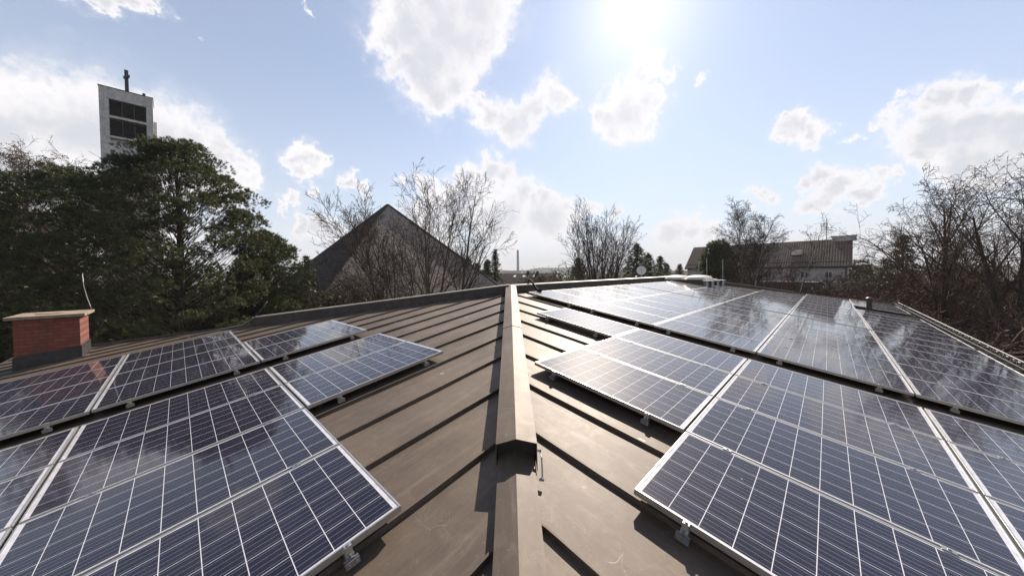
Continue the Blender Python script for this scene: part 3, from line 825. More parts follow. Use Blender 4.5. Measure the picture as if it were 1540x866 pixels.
def pine(base, height, radius, seed, label, crown_base=.3, npads=80, tufts=55, tl=.20, group=None, top_sharp=.6, lean=(0, 0), matC='needle', nn=13, w=.018, flat=.55, pad=None, name='pine_tree', squash=(1, 1)):
    r = random.Random(seed); base = Vector(base); tr = MB(); cr = MB()
    t = thing(name, label, 'tree', base, group)
    trunk = [base+Vector((lean[0]*k+.25*sin(k*5+seed)*radius*.1, lean[1]*k, height*.93*k)) for k in [i/10 for i in range(11)]]
    tr.tube(trunk, [height*.022*(1-.9*i/10)+.01 for i in range(11)], 10)
    for i in range(npads):
        k = crown_base+(1-crown_base)*((i+r.random())/npads)
        rel = (k-crown_base)/(1-crown_base)
        env = radius*(max(0.03, 1-rel**2.0))**top_sharp*(.72+.28*min(1, rel*4))
        az = i*2.399+r.uniform(-.3, .3)
        rad = env*r.uniform(.25, 1.0)**.5*(1+.16*noise.noise(Vector((sin(az)*1.3, cos(az)*1.3, rel*3+seed))))*.93
        c = base+Vector((sin(az)*rad*squash[0]+lean[0]*k, cos(az)*rad*squash[1]+lean[1]*k, height*k-rad*.04+r.uniform(-.2, .2)))
        # limb
        f = max(.12, k-.10-.10*rad/radius); st = trunk[0].lerp(trunk[-1], min(1, f))
        st = trunk[min(10, int(f*10))].lerp(trunk[min(10, int(f*10)+1)], f*10-int(f*10))
        mid = st.lerp(c, .5)+Vector((r.uniform(-.25, .25), r.uniform(-.25, .25), -rad*.06+r.uniform(-.1, .2)))
        lr = .0042*height*(1-.6*rel)*(80/npads)**.35
        cr_pts = [st, st.lerp(mid, .5)+rndu(r)*.1, mid, mid.lerp(c, .5)+rndu(r)*.12, c]
        tr.tube(cr_pts, [lr, lr*.8, lr*.6, lr*.4, lr*.15], 5)
        pr = (pad or radius*.20)*r.uniform(.7, 1.35)
        out = Vector((sin(az), cos(az), .25))
        for j in range(6):
            q = c+Vector((r.gauss(0, 1), r.gauss(0, 1), r.uniform(-.1, .5)))*pr*.6
            tr.tube([mid.lerp(c, .6), mid.lerp(q, .75)+rndu(r)*.06, q], [lr*.3, lr*.2, .008], 3, cap=False)
        nt = int(tufts*r.uniform(.7, 1.3))
        for j in range(nt):
            v = rndu(r); v.z = abs(v.z)*.9-.25
            rr_ = r.uniform(.45, 1)**.5
            p = c+Vector((v.x*pr, v.y*pr, v.z*pr*flat))*rr_*1.15
            p += Vector((noise.noise(p*1.7), noise.noise(p*1.7+Vector((9, 0, 0))), noise.noise(p*1.7+Vector((0, 9, 0)))))*pr*.35
            d = (Vector((v.x*1.2, v.y*1.2, v.z+.45))+out*.2+rndu(r)*.3)
            needle_tuft(cr, p, d, r, tl*r.uniform(.8, 1.2), nn, w, 1.7)
    tr.build('trunk', 'darkbark', t, smooth=True); cr.build('crown', matC, t)
    for c in kids(t): c.matrix_parent_inverse = Matrix.Translation(-base)
    return t

def spruce(base, height, radius, seed, label, group=None, dense=1.0, ln=.3, name='spruce_tree', matC='needle2', bare=.08, w=.03, power=.85):
    r = random.Random(seed); base = Vector(base); tr = MB(); cr = MB()
    t = thing(name, label, 'tree', base, group)
    tr.tube([base, base+Vector((0, 0, height*.5)), base+Vector((0, 0, height))], [height*.018, height*.01, .01], 7)
    nb = int(110*dense)
    for i in range(nb):
        k = bare+(1-bare)*(i+r.random())/nb
        L_ = radius*(1-k)**power*r.uniform(.7, 1.15)+.06; az = i*2.399+r.uniform(-.4, .4)
        o_ = Vector((sin(az), cos(az), 0)); st = base+Vector((0, 0, height*k))
        n = max(3, int(L_/(ln*.45)))
        tr.tube([st, st+o_*L_*.5+Vector((0, 0, -.02*L_)), st+o_*L_+Vector((0, 0, -.12*L_))], [.03, .02, .008], 3, cap=False)
        for j in range(n+1):
            s = (j+.3)/(n+.3); p = st+o_*L_*s+Vector((0, 0, -.10*L_*s*s*1.6))+rndu(r)*ln*.25
            d = o_*.8+Vector((r.uniform(-.7, .7), r.uniform(-.7, .7), r.uniform(-.5, .25)))
            needle_tuft(cr, p, d, r, ln*r.uniform(.7, 1.2), 9, w)
    tr.build('trunk', 'darkbark', t); cr.build('crown', matC, t)
    for c in kids(t): c.matrix_parent_inverse = Matrix.Translation(-base)
    return t

def gbase(px, Y, z=GZ):
    p = at(px, 410, Y); return Vector((p.x, p.y, z))
def topz(px, py, Y): return at(px, py, Y).z

# --- the big pines on the left
Y = 15.0; h = topz(265, 205, Y)-GZ
pine(gbase(268, Y), h*.965, 5.4, 4, 'large dark green pine filling the left, tower rising behind it', crown_base=.30, npads=420, tufts=50, tl=.13, w=.0105, nn=19, flat=.9, pad=.50)
Y = 17.5; h = topz(110, 262, Y)-GZ
pine(gbase(108, Y), h, 5.2, 9, 'second dark pine at far left behind the brick chimney', crown_base=.28, npads=330, tufts=44, tl=.15, w=.013, nn=16, flat=.9, pad=.55)
Y = 19.0; h = topz(410, 330, Y)-GZ
pine(gbase(405, Y), h*.90, 3.1, 14, 'smaller rounded pine leaning against the big one, next to the pyramid roof', crown_base=.22, npads=170, tufts=36, tl=.18, w=.017, flat=.8, pad=.5)
Y = 27; spruce(gbase(462, Y), topz(462, 385, Y)-GZ, 2.0, 23, 'small dark conifer tip between pine and pyramid roof', ln=.35)
# larch and shrubs behind them
Y = 24; bare_tree(gbase(52, Y), (topz(38, 190, Y)-GZ), 31, 'larch_tree', 'tan bare larch at the far left edge', spread=1.25, trunk_r=.16, matC='larchtwig', nsplit=(95, 13, 6, 3), levels=4, ratio=(.22, .42, .4, .4), start=.2, gravity=-.02, minr=.012)
Y = 21; bare_tree(gbase(2, Y), (topz(0, 235, Y)-GZ), 32, 'larch_tree', 'second, lower tan larch cut by the left frame edge', spread=1.25, trunk_r=.16, matC='larchtwig', nsplit=(95, 13, 6, 3), levels=4, ratio=(.26, .42, .4, .4), start=.2, gravity=-.02, minr=.012)
Y = 30; bare_tree(gbase(152, Y), topz(152, 203, Y)-GZ, 33, 'bare_tree', 'tan bare treetop poking up just below the tower louvres', spread=.8, trunk_r=.15, matC='larchtwig', nsplit=(34, 10, 6, 4), levels=4, ratio=(.20, .45, .4, .4), start=.4, minr=.010)
Y = 17; bare_tree(gbase(-40, Y), (topz(0, 190, Y)-GZ)*.8, 37, 'bare_tree', 'bare brown branches entering the frame at upper left', spread=.7, trunk_r=.14, matC='darktwig', matT='darkbark', nsplit=(18, 8, 6, 4), levels=4, minr=.008)

# --- trees in front of the pyramid roof
Y = 24; bare_tree(gbase(640, Y), (topz(620, 247, Y)-GZ)*.84, 141, 'bare_tree', 'large bare multi-stemmed tree in front of the pyramid roof', spread=.52, stems=7, stemang=.42, trunk_r=.20, nsplit=(9, 7, 5, 2), ratio=(.50, .58, .5, .5), start=.30, minr=.012, gravity=.16, wig=.05)
Y = 25; bare_tree(gbase(683, Y), (topz(700, 256, Y)-GZ)*.88, 43, 'bare_tree', 'slender bare tree right of the pyramid top', spread=.62, stems=1, lean=(.06, 0), trunk_r=.18, nsplit=(14, 6, 4, 2), ratio=(.42, .58, .5, .5), start=.34, minr=.012, gravity=.14, wig=.05)
Y = 23; bare_tree(gbase(592, Y), (topz(515, 272, Y)-GZ)*.86, 47, 'bare_tree', 'bare tree leaning left over the pyramid roof slope', spread=.66, stems=2, stemang=.1, lean=(-.24, 0), trunk_r=.15, nsplit=(15, 7, 4, 2), ratio=(.42, .58, .5, .5), start=.32, minr=.012, gravity=.08, wig=.05)
Y = 26; bare_tree(gbase(540, Y), 8.6, 49, 'bare_tree', 'low bushy bare tree before the lower left of the pyramid roof', spread=.7, stems=3, trunk_r=.10, nsplit=(14, 7, 5, 3), start=.3, minr=.009)
# --- mid-distance
Y = 42; bare_tree(gbase(903, Y), (topz(903, 314, Y)-GZ)*.92, 153, 'bare_tree', 'rounded bare tree standing alone beyond the right parapet', spread=.45, stems=9, stemang=.26, trunk_r=.24, nsplit=(11, 6, 4, 2), ratio=(.42, .58, .5, .5), start=.24, minr=.016, gravity=.16, wig=.045)
for px, py, Y, rad, lab in ((745, 375, 48, 1.5, 'tall narrow dark spruce between pyramid roof and smokestack'), (733, 392, 52, 1.6, 'short spruce just left of the narrow spruce'),
                            (718, 396, 50, 2.0, 'dark spruce partly hidden by the pyramid roof edge'), (705, 388, 46, 2.2, 'bushy dark conifer behind the pyramid roof edge'),
                            (870, 388, 60, 3.0, 'dark conifer left of the lone rounded bare tree'), (958, 367, 55, 4.2, 'broad dark conifer right of the rounded bare tree'),
                            (975, 382, 58, 3.4, 'dark conifer behind the satellite dish'), (993, 386, 66, 2.3, 'spruce standing right of the satellite dish'),
                            (1003, 397, 72, 1.8, 'small spruce second right of the dish'), (1022, 398, 85, 2.0, 'tiny distant spruce left of the long house')):
    spruce(gbase(px, Y), topz(px, py, Y)-GZ, rad*(1.65 if px > 800 else 1.25), int(px), lab, ln=.55 if Y > 50 else .42, dense=1.5, w=.045 if Y > 50 else .035)
Y = 36; pine(gbase(1080, Y), topz(1082, 366, Y)-GZ, 2.9, 61, 'dark rounded pine in front of the long house', crown_base=.2, npads=130, tufts=30, tl=.30, w=.030, flat=.9, pad=.6)
Y = 29; bare_tree(gbase(1122, Y), (topz(1132, 306, Y)-GZ)*.93, 63, 'birch_tree', 'tall white-stemmed birch before the long house', spread=.60, stems=2, stemang=.14, trunk_r=.15, matT='birch', nsplit=(28, 8, 5, 3), ratio=(.36, .5, .55, .5), start=.40, minr=.010, droop=.35, wig=.07)
Y = 31; bare_tree(gbase(1172, Y), topz(1192, 343, Y)-GZ, 67, 'birch_tree', 'smaller birch leaning right before the house roof hatch', spread=.6, stems=2, stemang=.22, lean=(.10, 0), trunk_r=.10, matT='birch', nsplit=(12, 6, 4, 2), ratio=(.32, .5, .55, .5), start=.40, minr=.010, droop=.35, wig=.06)

# --- big bare trees on the right
Y = 19; bare_tree(gbase(1424, Y), (topz(1413, 262, Y)-GZ)*.84, 71, 'bare_tree', 'large drooping bare tree right of the house', spread=.90, stems=1, lean=(-.06, 0), trunk_r=.24, matT='darkbark', matC='darktwig', nsplit=(18, 8, 5, 3), ratio=(.58, .55, .5, .55), start=.30, minr=.010, droop=.32, gravity=.26, wig=.05)
Y = 15; bare_tree(gbase(1560, Y), (topz(1470, 285, Y)-GZ)*.92, 73, 'bare_tree', 'dark bare tree leaning left at the right edge', spread=.72, stems=1, lean=(-.26, 0), trunk_r=.24, matT='darkbark', matC='darktwig', nsplit=(13, 7, 5, 3), ratio=(.50, .55, .5, .5), start=.30, minr=.010, gravity=.10, wig=.05)
Y = 17; bare_tree(gbase(1533, Y), (topz(1520, 246, Y)-GZ)*.88, 77, 'bare_tree', 'tall upright bare tree at the right edge', spread=.66, stems=1, lean=(-.01, 0), trunk_r=.22, matT='darkbark', matC='darktwig', nsplit=(16, 7, 5, 3), ratio=(.44, .55, .5, .5), start=.30, minr=.010, gravity=.14, wig=.05)
Y = 24; bare_tree(gbase(1478, Y), (topz(1470, 268, Y)-GZ)*.86, 79, 'bare_tree', 'slimmer bare tree behind and between the two large right ones', spread=.62, stems=2, trunk_r=.15, matT='darkbark', matC='darktwig', nsplit=(14, 7, 5, 3), ratio=(.44, .5, .5, .5), start=.34, minr=.011, droop=.2, wig=.07)
Y = 27; bare_tree(gbase(1372, Y), (topz(1360, 320, Y)-GZ)*.85, 80, 'bare_tree', 'lower drooping bare tree left of the large one', spread=.6, stems=2, trunk_r=.15, matT='darkbark', matC='darktwig', nsplit=(14, 8, 6, 3), ratio=(.42, .5, .5, .5), start=.34, minr=.010, droop=.25)
Y = 30; spruce(gbase(1358, Y), topz(1358, 354, Y)-GZ, 3.2, 83, 'dark spruce showing through the large drooping bare tree', ln=.45, w=.04)
Y = 38; spruce(gbase(1334, Y), topz(1334, 388, Y)-GZ, 3.0, 84, 'shorter dark spruce left of the one among bare trees', ln=.45, w=.04)
Y = 55; pine(gbase(1292, Y), topz(1292, 396, Y)-GZ, 4.0, 86, 'round dark tree touching the right end of the house', crown_base=.2, npads=34, tufts=40, tl=.45, w=.04)

# --- shrubs: three kinds built once, copied with their parts
def bush_proto(seed, matC, leafm, stems=16, leafn=2600, leafs=.055):
    r = random.Random(seed)
    t = thing('shrub', 'x', 'shrub')
    cr = MB(); lf = MB()
    tips = []
    for s in range(stems):
        az = r.uniform(0, 2*pi); d = Vector((sin(az)*.55, cos(az)*.55, 1)).normalized(); p = Vector((sin(az)*.15, cos(az)*.15, 0)); pts = [p.copy()]
        hgt = r.uniform(.65, 1.0)
        for i in range(7):
            d = (d+rndu(r)*.18).normalized(); p = p+d*hgt/7; pts.append(p.copy())
        cr.tube(pts, [.012*(1-.85*i/7) for i in range(8)], 4, cap=False)
        for j in range(13):
            i = r.randint(1, 6); q = pts[i].lerp(pts[i+1], r.random()); e = (d+rndu(r)*.95).normalized(); ps = [q.copy()]; ll = r.uniform(.16, .36)
            for m_ in range(4): e = (e+rndu(r)*.3+Vector((0, 0, .06))).normalized(); q = q+e*ll/4; ps.append(q.copy())
            cr.tube(ps, [.005, .004, .003, .0022, .0015], 3, cap=False)
            for m_ in range(5):
                q2 = ps[r.randint(1, 3)]; e2 = (e+rndu(r)*1.0).normalized(); w2 = q2+e2*r.uniform(.05, .14)
                cr.tube([q2, q2.lerp(w2, .5)+rndu(r)*.012, w2], [.0026, .002, .001], 3, cap=False); tips.append(w2); tips.append(q2)
    for i in range(leafn):
        p = r.choice(tips)+rndu(r)*.04*r.random(); a = rndu(r)*leafs*r.uniform(.3, .6); b = a.cross(rndu(r)).normalized()*a.length*.6
        k = len(lf.v); lf.v += [tuple(p-a), tuple(p+b), tuple(p+a), tuple(p-b)]; lf.f.append((k, k+1, k+2, k+3))
    cr.build('stems', matC, t); lf.build('leaves', leafm, t)
    return t
kinds = {'brown': bush_proto(1, 'darktwig', 'dryleaf', leafn=2200, leafs=.016), 'green': bush_proto(2, 'darktwig', 'leaf', leafn=9000, leafs=.034), 'red': bush_proto(3, 'redtwig', 'dryleaf', leafn=3000, leafs=.016),
         'thick': bush_proto(4, 'darktwig', 'dryleaf', stems=26, leafn=4500, leafs=.016)}
busy = set()
def bush(kind, px, Y, hpx_or_h, label, group, wide=1.1, seed=0):
    if kind in busy: o = copy_tree(kinds[kind])
    else: o = kinds[kind]; busy.add(kind)
    p = gbase(px, Y); hh = hpx_or_h
    o.location = p; o.scale = (hh*wide, hh*wide, hh); o.rotation_euler = (0, 0, seed*1.7)
    o['label'] = label; o['group'] = group; return o
rb = random.Random(77)
WHERE = 'shrubs under the bare trees on the right'
for i, (px, Y, top) in enumerate([(1292, 34, 412), (1318, 36, 404), (1345, 33, 402), (1375, 34, 398), (1405, 31, 396), (1440, 33, 392), (1475, 30, 395), (1510, 31, 390), (1545, 30, 392),
                                  (1330, 26, 420), (1362, 25, 425), (1395, 23, 418), (1430, 24, 410), (1462, 22, 415), (1500, 23, 405), (1535, 22, 410), (1580, 22, 400),
                                  (1385, 19, 452), (1420, 18, 448), (1455, 16.5, 450), (1490, 16, 440), (1525, 15, 445), (1565, 14.5, 430),
                                  (1440, 14, 490), (1475, 13, 490), (1510, 12, 500), (1545, 11.5, 495), (1590, 11, 470), (1405, 15.5, 478), (1350, 21, 445), (1310, 29, 426)]):
    k = ('brown', 'thick', 'brown', 'thick', 'red')[i % 5] if Y < 30 else ('thick', 'brown')[i % 2]
    h_ = topz(px, top, Y)-GZ
    dist = 'rearmost' if Y > 29 else 'middle' if Y > 21.5 else 'front' if Y > 15.2 else 'nearest'
    n_ = 'rusty brown ' if k == 'red' else 'sparse brown ' if k == 'brown' else 'dense brown '
    bush(k, px, Y, h_, f'{n_}shrub in the {dist} line of the thicket behind the right eave', WHERE+', '+dist+' '+n_.strip(), 1.25, i)
for i, (px, Y, top, k) in enumerate([(1142, 36, 392, 'red'), (1160, 37, 400, 'red'), (1112, 35, 400, 'brown'), (1180, 38, 420, 'thick')]):
    bush(k, px, Y, topz(px, top, Y)-GZ, ['rusty red-brown shrub beside the tall birch', 'second rusty shrub, right of the first beside the birch', 'pale brown shrub left of the birch trunk', 'brown shrub below the leaning birch'][i], 'shrubs before the long house', .55, i+3)
for i, (px, Y, top, k) in enumerate([(835, 50, 403, 'brown'), (852, 52, 401, 'thick'), (872, 48, 406, 'brown'), (890, 50, 408, 'brown'), (925, 50, 404, 'green'), (942, 47, 406, 'brown'), (985, 55, 408, 'thick'), (820, 70, 405, 'thick')]):
    bush(k, px, Y, topz(px, top, Y)-GZ, 'bare scrub beyond the right parapet, around the rounded tree' if k != 'green' else 'yellow-green bush right of the lone rounded tree', 'scrub beyond the right parapet' if k != 'green' else 'green bush', 1.5, i)
for i, (px, Y, top, k) in enumerate([(-20, 22, 400, 'green'), (40, 24, 395, 'thick'), (90, 23, 410, 'green'), (140, 25, 405, 'brown'), (190, 24, 415, 'green'), (240, 26, 412, 'thick'), (290, 25, 420, 'green'), (340, 24, 418, 'green'), (385, 23, 425, 'green'), (430, 22, 412, 'thick'), (455, 21, 425, 'brown'), (480, 22, 440, 'brown'),
                                     (15, 15, 480, 'green'), (60, 14, 500, 'brown'), (-30, 13, 480, 'green'), (160, 16, 470, 'brown')]):
    lb = {'green': 'leafy evergreen shrub under and behind the left pines', 'thick': 'dense brown shrub behind the left pines', 'brown': 'sparse brown shrub behind the left pines'}[k]
    bush(k, px, Y, topz(px, top, Y)-GZ, lb, lb, 1.3, i+2)
for i, (px, Y, top) in enumerate([(505, 30, 448), (560, 31, 444), (610, 30, 440), (650, 31, 436), (700, 33, 430)]):
    bush('brown', px, Y, topz(px, top, Y)-GZ, 'low brown shrub at the foot of the pyramid roof', 'shrubs at the foot of the pyramid roof', 1.3, i+2)

# ------------------------------------------------------------------ bell tower
TY = 42
c0 = at(147.5, 128, TY); c1 = at(229.5, 148, TY*1.078)
u_ = Vector((c1.x-c0.x, c1.y-c0.y, 0)); TW = u_.length; u_.normalize(); TZ = (c0.z+c1.z)/2
n_ = Vector((u_.y, -u_.x, 0))            # outward, towards the roof
if n_.dot(Vector((c0.x, c0.y, 0))) > 0: n_ = -n_
Z3 = Vector((0, 0, 1))
tw = thing('bell_tower', 'pale concrete bell tower with black louvres and a cross on top', 'tower', (c0.x, c0.y, GZ))
def tb(mb, s0, s1, z0, z1, d0, d1):      # box in face coordinates: s along face, z up, d outwards
    c = Vector((c0.x, c0.y, 0))+u_*((s0+s1)/2)+Z3*((z0+z1)/2)+n_*((d0+d1)/2)
    mb.box(c, (abs(s1-s0), abs(d1-d0), abs(z1-z0)), (u_, n_, Z3))
def tpart(mb, name, m_, par=None):
    o = mb.build(name, m_); fixnormals(o); o.parent = par or tw; o.matrix_parent_inverse = Matrix.Translation(-Vector(tw.location)); return o
k = TW/4.95
px2m = (TZ-at(147.5, 218, TY).z)/(218-128)
def zpx(dy): return TZ-dy*px2m           # dy = image pixels below the top edge
l0, l1 = TW*.175, TW*.86
mb = MB(); tb(mb, 0, TW, GZ, zpx(80), -TW*.8, 0)        # shaft
tb(mb, 0, l0, zpx(80), TZ, -TW*.8, 0); tb(mb, l1, TW, zpx(80), TZ, -TW*.8, 0); tb(mb, l0, l1, zpx(16), TZ, -TW*.8, 0); tb(mb, l0, l1, zpx(80), zpx(16), -TW*.8, -.55)
tpart(mb, 'shaft', 'concrete')
mb = MB(); tb(mb, l0-.28, l1+.3, zpx(45.5), zpx(42), -.5, .12); tpart(mb, 'cross_beam', 'concrete'); mb = MB(); tb(mb, l0-.28, l1+.3, zpx(76), zpx(73), -.5, .12); tpart(mb, 'cross_beam', 'concrete'); mb = MB(); tb(mb, l0-.28, l1+.3, zpx(17), zpx(15), -.3, .10); tpart(mb, 'cross_beam', 'concrete')
mb = MB(); tb(mb, TW*.09, TW*.165, zpx(74), TZ-.02, 0, .10); tpart(mb, 'pilaster', 'concrete'); mb = MB(); tb(mb, TW*.87, TW*.93, zpx(74), TZ-.02, 0, .10); tpart(mb, 'pilaster', 'concrete')
for a_, b_ in ((16.8, 42), (46, 73)):
    mb = MB(); tb(mb, l0, l1, zpx(b_), zpx(a_), -.5, -.45)
    nl = 11
    for i in range(nl):
        z_ = zpx(a_)+(zpx(b_)-zpx(a_))*(i+.5)/nl
        c = Vector((c0.x, c0.y, 0))+u_*((l0+l1)/2)+Z3*z_+n_*(-.25)
        tilt = (n_*.8+Z3*-.6).normalized()
        mb.box(c, (l1-l0, .26, .03), (u_, tilt, u_.cross(tilt)))
    for f in (.34, .67): tb(mb, l0+(l1-l0)*f-.05, l0+(l1-l0)*f+.05, zpx(b_), zpx(a_), -.35, -.02)
    tpart(mb, 'louvre', 'louvre')
mb = MB(); tb(mb, -.06, TW+.06, TZ, TZ+.08, -TW*.8-.06, .06); tpart(mb, 'coping', 'flash')
mb = MB(); tb(mb, TW+.0, TW+.3, GZ, zpx(34), -TW*.9, -TW*.2); tpart(mb, 'side_shaft', 'concrete')
mb = MB(); sc = TW*.50; tb(mb, sc-.17, sc+.17, TZ+.08, TZ+3.2, -1.2, -.9)
crs = tpart(mb, 'cross_post', 'flash')
mb = MB(); c = Vector((c0.x, c0.y, 0))+u_*sc+n_*(-1.05)+Z3*(TZ+2.35); av = (u_*.35+n_*.94).normalized(); mb.box(c, (1.1, .28, .34), (av, Z3.cross(av), Z3)); tpart(mb, 'cross_arm', 'flash')
mb = MB(); tb(mb, TW*.80, TW*.86, TZ+.05, TZ+.35, -.3, .1); tpart(mb, 'floodlight', 'flash')

# ------------------------------------------------------------------ pyramid-roofed church
CY = 40
apex = at(583, 308, CY)
pyr = thing('church', 'church under a steep grey-brown pyramid roof behind bare trees', 'church', (apex.x, CY, GZ))
def P3(px, py, Y): return at(px, py, Y)
zb = -2.6
def down(px, py, Y, zb=zb):
    """continue the line apex->image point (at depth Y) to height zb"""
    q = at(px, py, Y); t_ = (zb-apex.z)/(q.z-apex.z); return apex+(q-apex)*t_
bA = down(455, 403, 44); bB = down(478, 452, 27.5); bC = down(742, 424, 35); bD = down(748, 426, 46); bE = apex*2-bB; bE = Vector((apex.x+2, 62, zb)); 
base5 = [bA, bB, bC, bD, bE]
def ppart(mb, name, m_):
    o = mb.build(name, m_); fixnormals(o); o.parent = pyr; o.matrix_parent_inverse = Matrix.Translation(-Vector(pyr.location)); return o
def facet(p, q, name, m_, th=.25):
    n = (p-apex).cross(q-apex).normalized()
    if n.z < 0: n = -n
    mb = MB(); mb.hexa([apex-n*th, p-n*th, q-n*th, q.lerp(p, .001)-n*th], [apex, p, q, q.lerp(p, .001)])
    return ppart(mb, name, m_)
for (p, q), m_ in zip(((bA, bB), (bB, bC), (bC, bD), (bD, bE), (bE, bA)), ('slate', 'shingle', 'slate', 'slate', 'slate')):
    mb = MB(); mb.add([apex, p, q], [(0, 1, 2)]); ppart(mb, 'roof_face', m_)
# hip flashings
for p, rr in ((bA, .16), (bB, .12), (bC, .12), (bD, .14)):
    mb = MB(); mb.tube([apex, p], rr, 5); ppart(mb, 'hip_flashing', 'flash')
ins = [Vector((apex.x, apex.y+6, 0)).lerp(Vector((b.x, b.y, 0)), .9) for b in base5]
mb = MB()
for i in range(5):
    a, b = ins[i], ins[(i+1) % 5]; mb.add([a+Z3*GZ, b+Z3*GZ, b+Z3*(zb+.8), a+Z3*(zb+.8)], [(0, 1, 2, 3)])
ppart(mb, 'wall', 'plaster')
# flashing wire from the church to the parapet
# ------------------------------------------------------------------ generic small house
def house(pL, pR, depth, eave, ridge, mroof, mwall, label, over=.4, name='house', loc=None):
    """front wall from pL to pR (xy), depth away from camera"""
    pL = Vector((pL[0], pL[1], 0)); pR = Vector((pR[0], pR[1], 0)); u = (pR-pL).normalized(); v = Vector((-u.y, u.x, 0))
    if v.dot(pL+pR) < 0: v = -v
    t = thing(name, label, 'house', (pL.x, pL.y, GZ))
    W_ = (pR-pL).length
    t.rotation_euler = (0, 0, atan2(u.y, u.x)); fl = 1 if Vector((-u.y, u.x, 0)).dot(v) > 0 else -1
    # local: x along front, y backwards (fl), z from ground
    e = eave-GZ; r_ = ridge-GZ; d = depth*fl
    mb = MB(); mb.hexa([(0, 0, 0), (W_, 0, 0), (W_, d, 0), (0, d, 0)], [(0, 0, e), (W_, 0, e), (W_, d, e), (0, d, e)])
    mb.add([(0.001, 0, e), (0.001, d, e), (0.001, d/2, r_-.12)], [(0, 1, 2)]); mb.add([(W_-.001, 0, e), (W_-.001, d, e), (W_-.001, d/2, r_-.12)], [(0, 1, 2)])
    w = mb.build('wall', mwall, t); fixnormals(w)
    sl_ = (r_-e)/(depth/2); oy = over*fl; th = .18
    for s in (0, 1):
        y0 = -oy if s == 0 else d+oy; ze = e-over*sl_
        mb = MB(); mb.hexa([(-over, y0, ze), (W_+over, y0, ze), (W_+over, d/2, r_), (-over, d/2, r_)], [(-over, y0, ze+th), (W_+over, y0, ze+th), (W_+over, d/2, r_+th), (-over, d/2, r_+th)])
        rf = mb.build('roof', mroof, t); fixnormals(rf)
    return t, W_, fl, e, r_, sl_
def hwin(t, x0, x1, z0, z1, fl, glass='glass', y=0, frame='whitepaint'):
    mb = MB(); f = .07; yy = -.03*fl+y
    for a, b, c, d in ((x0, x1, z0, z0+f), (x0, x1, z1-f, z1), (x0, x0+f, z0+f, z1-f), (x1-f, x1, z0+f, z1-f), ((x0+x1)/2-f/2, (x0+x1)/2+f/2, z0+f, z1-f)):
        mb.box(((a+b)/2, yy, (c+d)/2), (b-a, .08, d-c))
    w = mb.build('window', frame, t); fixnormals(w)
    mb = MB(); mb.box(((x0+x1)/2, yy+.03*fl, (z0+z1)/2), (x1-x0-.1, .05, z1-z0-.1)); g_ = mb.build('pane', glass, w); return w

# long house on the right
hr = at(1276, 400, 45.5); hl = at(1034, 404, 61)
t, W_, fl, e, r_, sl_ = house(hl, hr, 9.5, hr.z+.15, at(1279, 361, 49.5).z, 'tile', 'greyplaster', 'long grey house with brown tiled roof beyond the right roof edge', name='house')
zt = lambda py, px: at(px, py, 47).z-GZ
def sx(px):   # pixel column -> distance along the front wall
    d = ray(px, 410); a = Vector((hl.x, hl.y)); u = Vector((hr.x-hl.x, hr.y-hl.y)).normalized()
    # solve d*k = a+u*s
    den = d.x*u.y-d.y*u.x; k_ = (a.x*u.y-a.y*u.x)/den; return ((d.x*k_-a.x)*u.x+(d.y*k_-a.y)*u.y)
def zz_(px, py):
    d = ray(px, py); a = Vector((hl.x, hl.y)); u = Vector((hr.x-hl.x, hr.y-hl.y)).normalized()
    den = d.x*u.y-d.y*u.x; k_ = (a.x*u.y-a.y*u.x)/den; return d.z*k_-GZ
for x0, x1 in ((1240, 1252), (1203.5, 1215.5), (1150, 1160), (1100, 1108)):
    hwin(t, sx(x0), sx(x1), zz_(x0, 418), zz_(x0, 408), fl)
hwin(t, sx(1239), sx(1252), zz_(1245, 441.5), zz_(1245, 430.5), fl, 'blind')
hwin(t, sx(1239), sx(1252), zz_(1245, 468), zz_(1245, 456), fl)
def roofpt(s, q, h=0):   # on the front roof plane: s along, q 0 eave ..1 ridge
    return Vector((s, (9.5/2)*q*fl, e+(r_-e)*q+.18+h))
# chimney on the ridge, hatch, snow rail, gutter, antenna
mb = MB(); c = roofpt(sx(1259), 1, .0); mb.box(c+Vector((.6, 0, 0)), (2.6, .9, .7)); ch2 = mb.build('chimney', 'greyplaster', t); mb = MB(); mb.box(c+Vector((.6, 0, .4)), (2.9, 1.1, .12)); mb.build('chimney_cap', 'concrete', ch2)
mb = MB(); c = roofpt(sx(1196), .42, .1); mb.box(c, (1.3, 1.0, .25), (Vector((1, 0, 0)), Vector((0, cos(.6)*fl, sin(.6))), Vector((0, -sin(.6)*fl, cos(.6))))); rh = mb.build('roof_hatch', 'flash', t)
mb = MB(); mb.box(c+Vector((.1, 0, .45)), (1.0, .06, .35)); mb.build('hatch_lid', 'whitepaint', rh)
mb = MB(); q = roofpt(0, .06, .12); mb.tube([q, roofpt(W_, .06, .12)], .05, 6); mb.tube([roofpt(0, -.1, -.0), roofpt(W_+.4, -.1, -.0)], .09, 6); mb.build('gutter', 'flash', t)
mb = MB(); mb.tube([(W_-.25, -.08*fl, e), (W_-.25, -.08*fl, 0)], .06, 8); mb.build('downpipe', 'flash', t)
an = at(1243, 362, 49); ap = at(1243, 327, 49)
mb = MB(); mb.tube([(0, 0, -.6), (0, 0, ap.z-an.z)], .05, 6); am = thing('roof_antenna', 'television antenna mast on the ridge of the long house', 'antenna', an)
mb.build('mast', 'steel', am)
mb = MB()
for hgt, ln_ in ((3.3, .5), (2.6, 2.0), (1.6, .6)):
    mb.tube([(-ln_, .2, hgt), (ln_, -.2, hgt)], .022, 4)
    for j in range(-4, 5): mb.tube([(ln_*j/4, -.2*j/4-.15, hgt), (ln_*j/4, -.2*j/4+.15, hgt)], .012, 4)
mb.build('antenna_arms', 'steel', am)
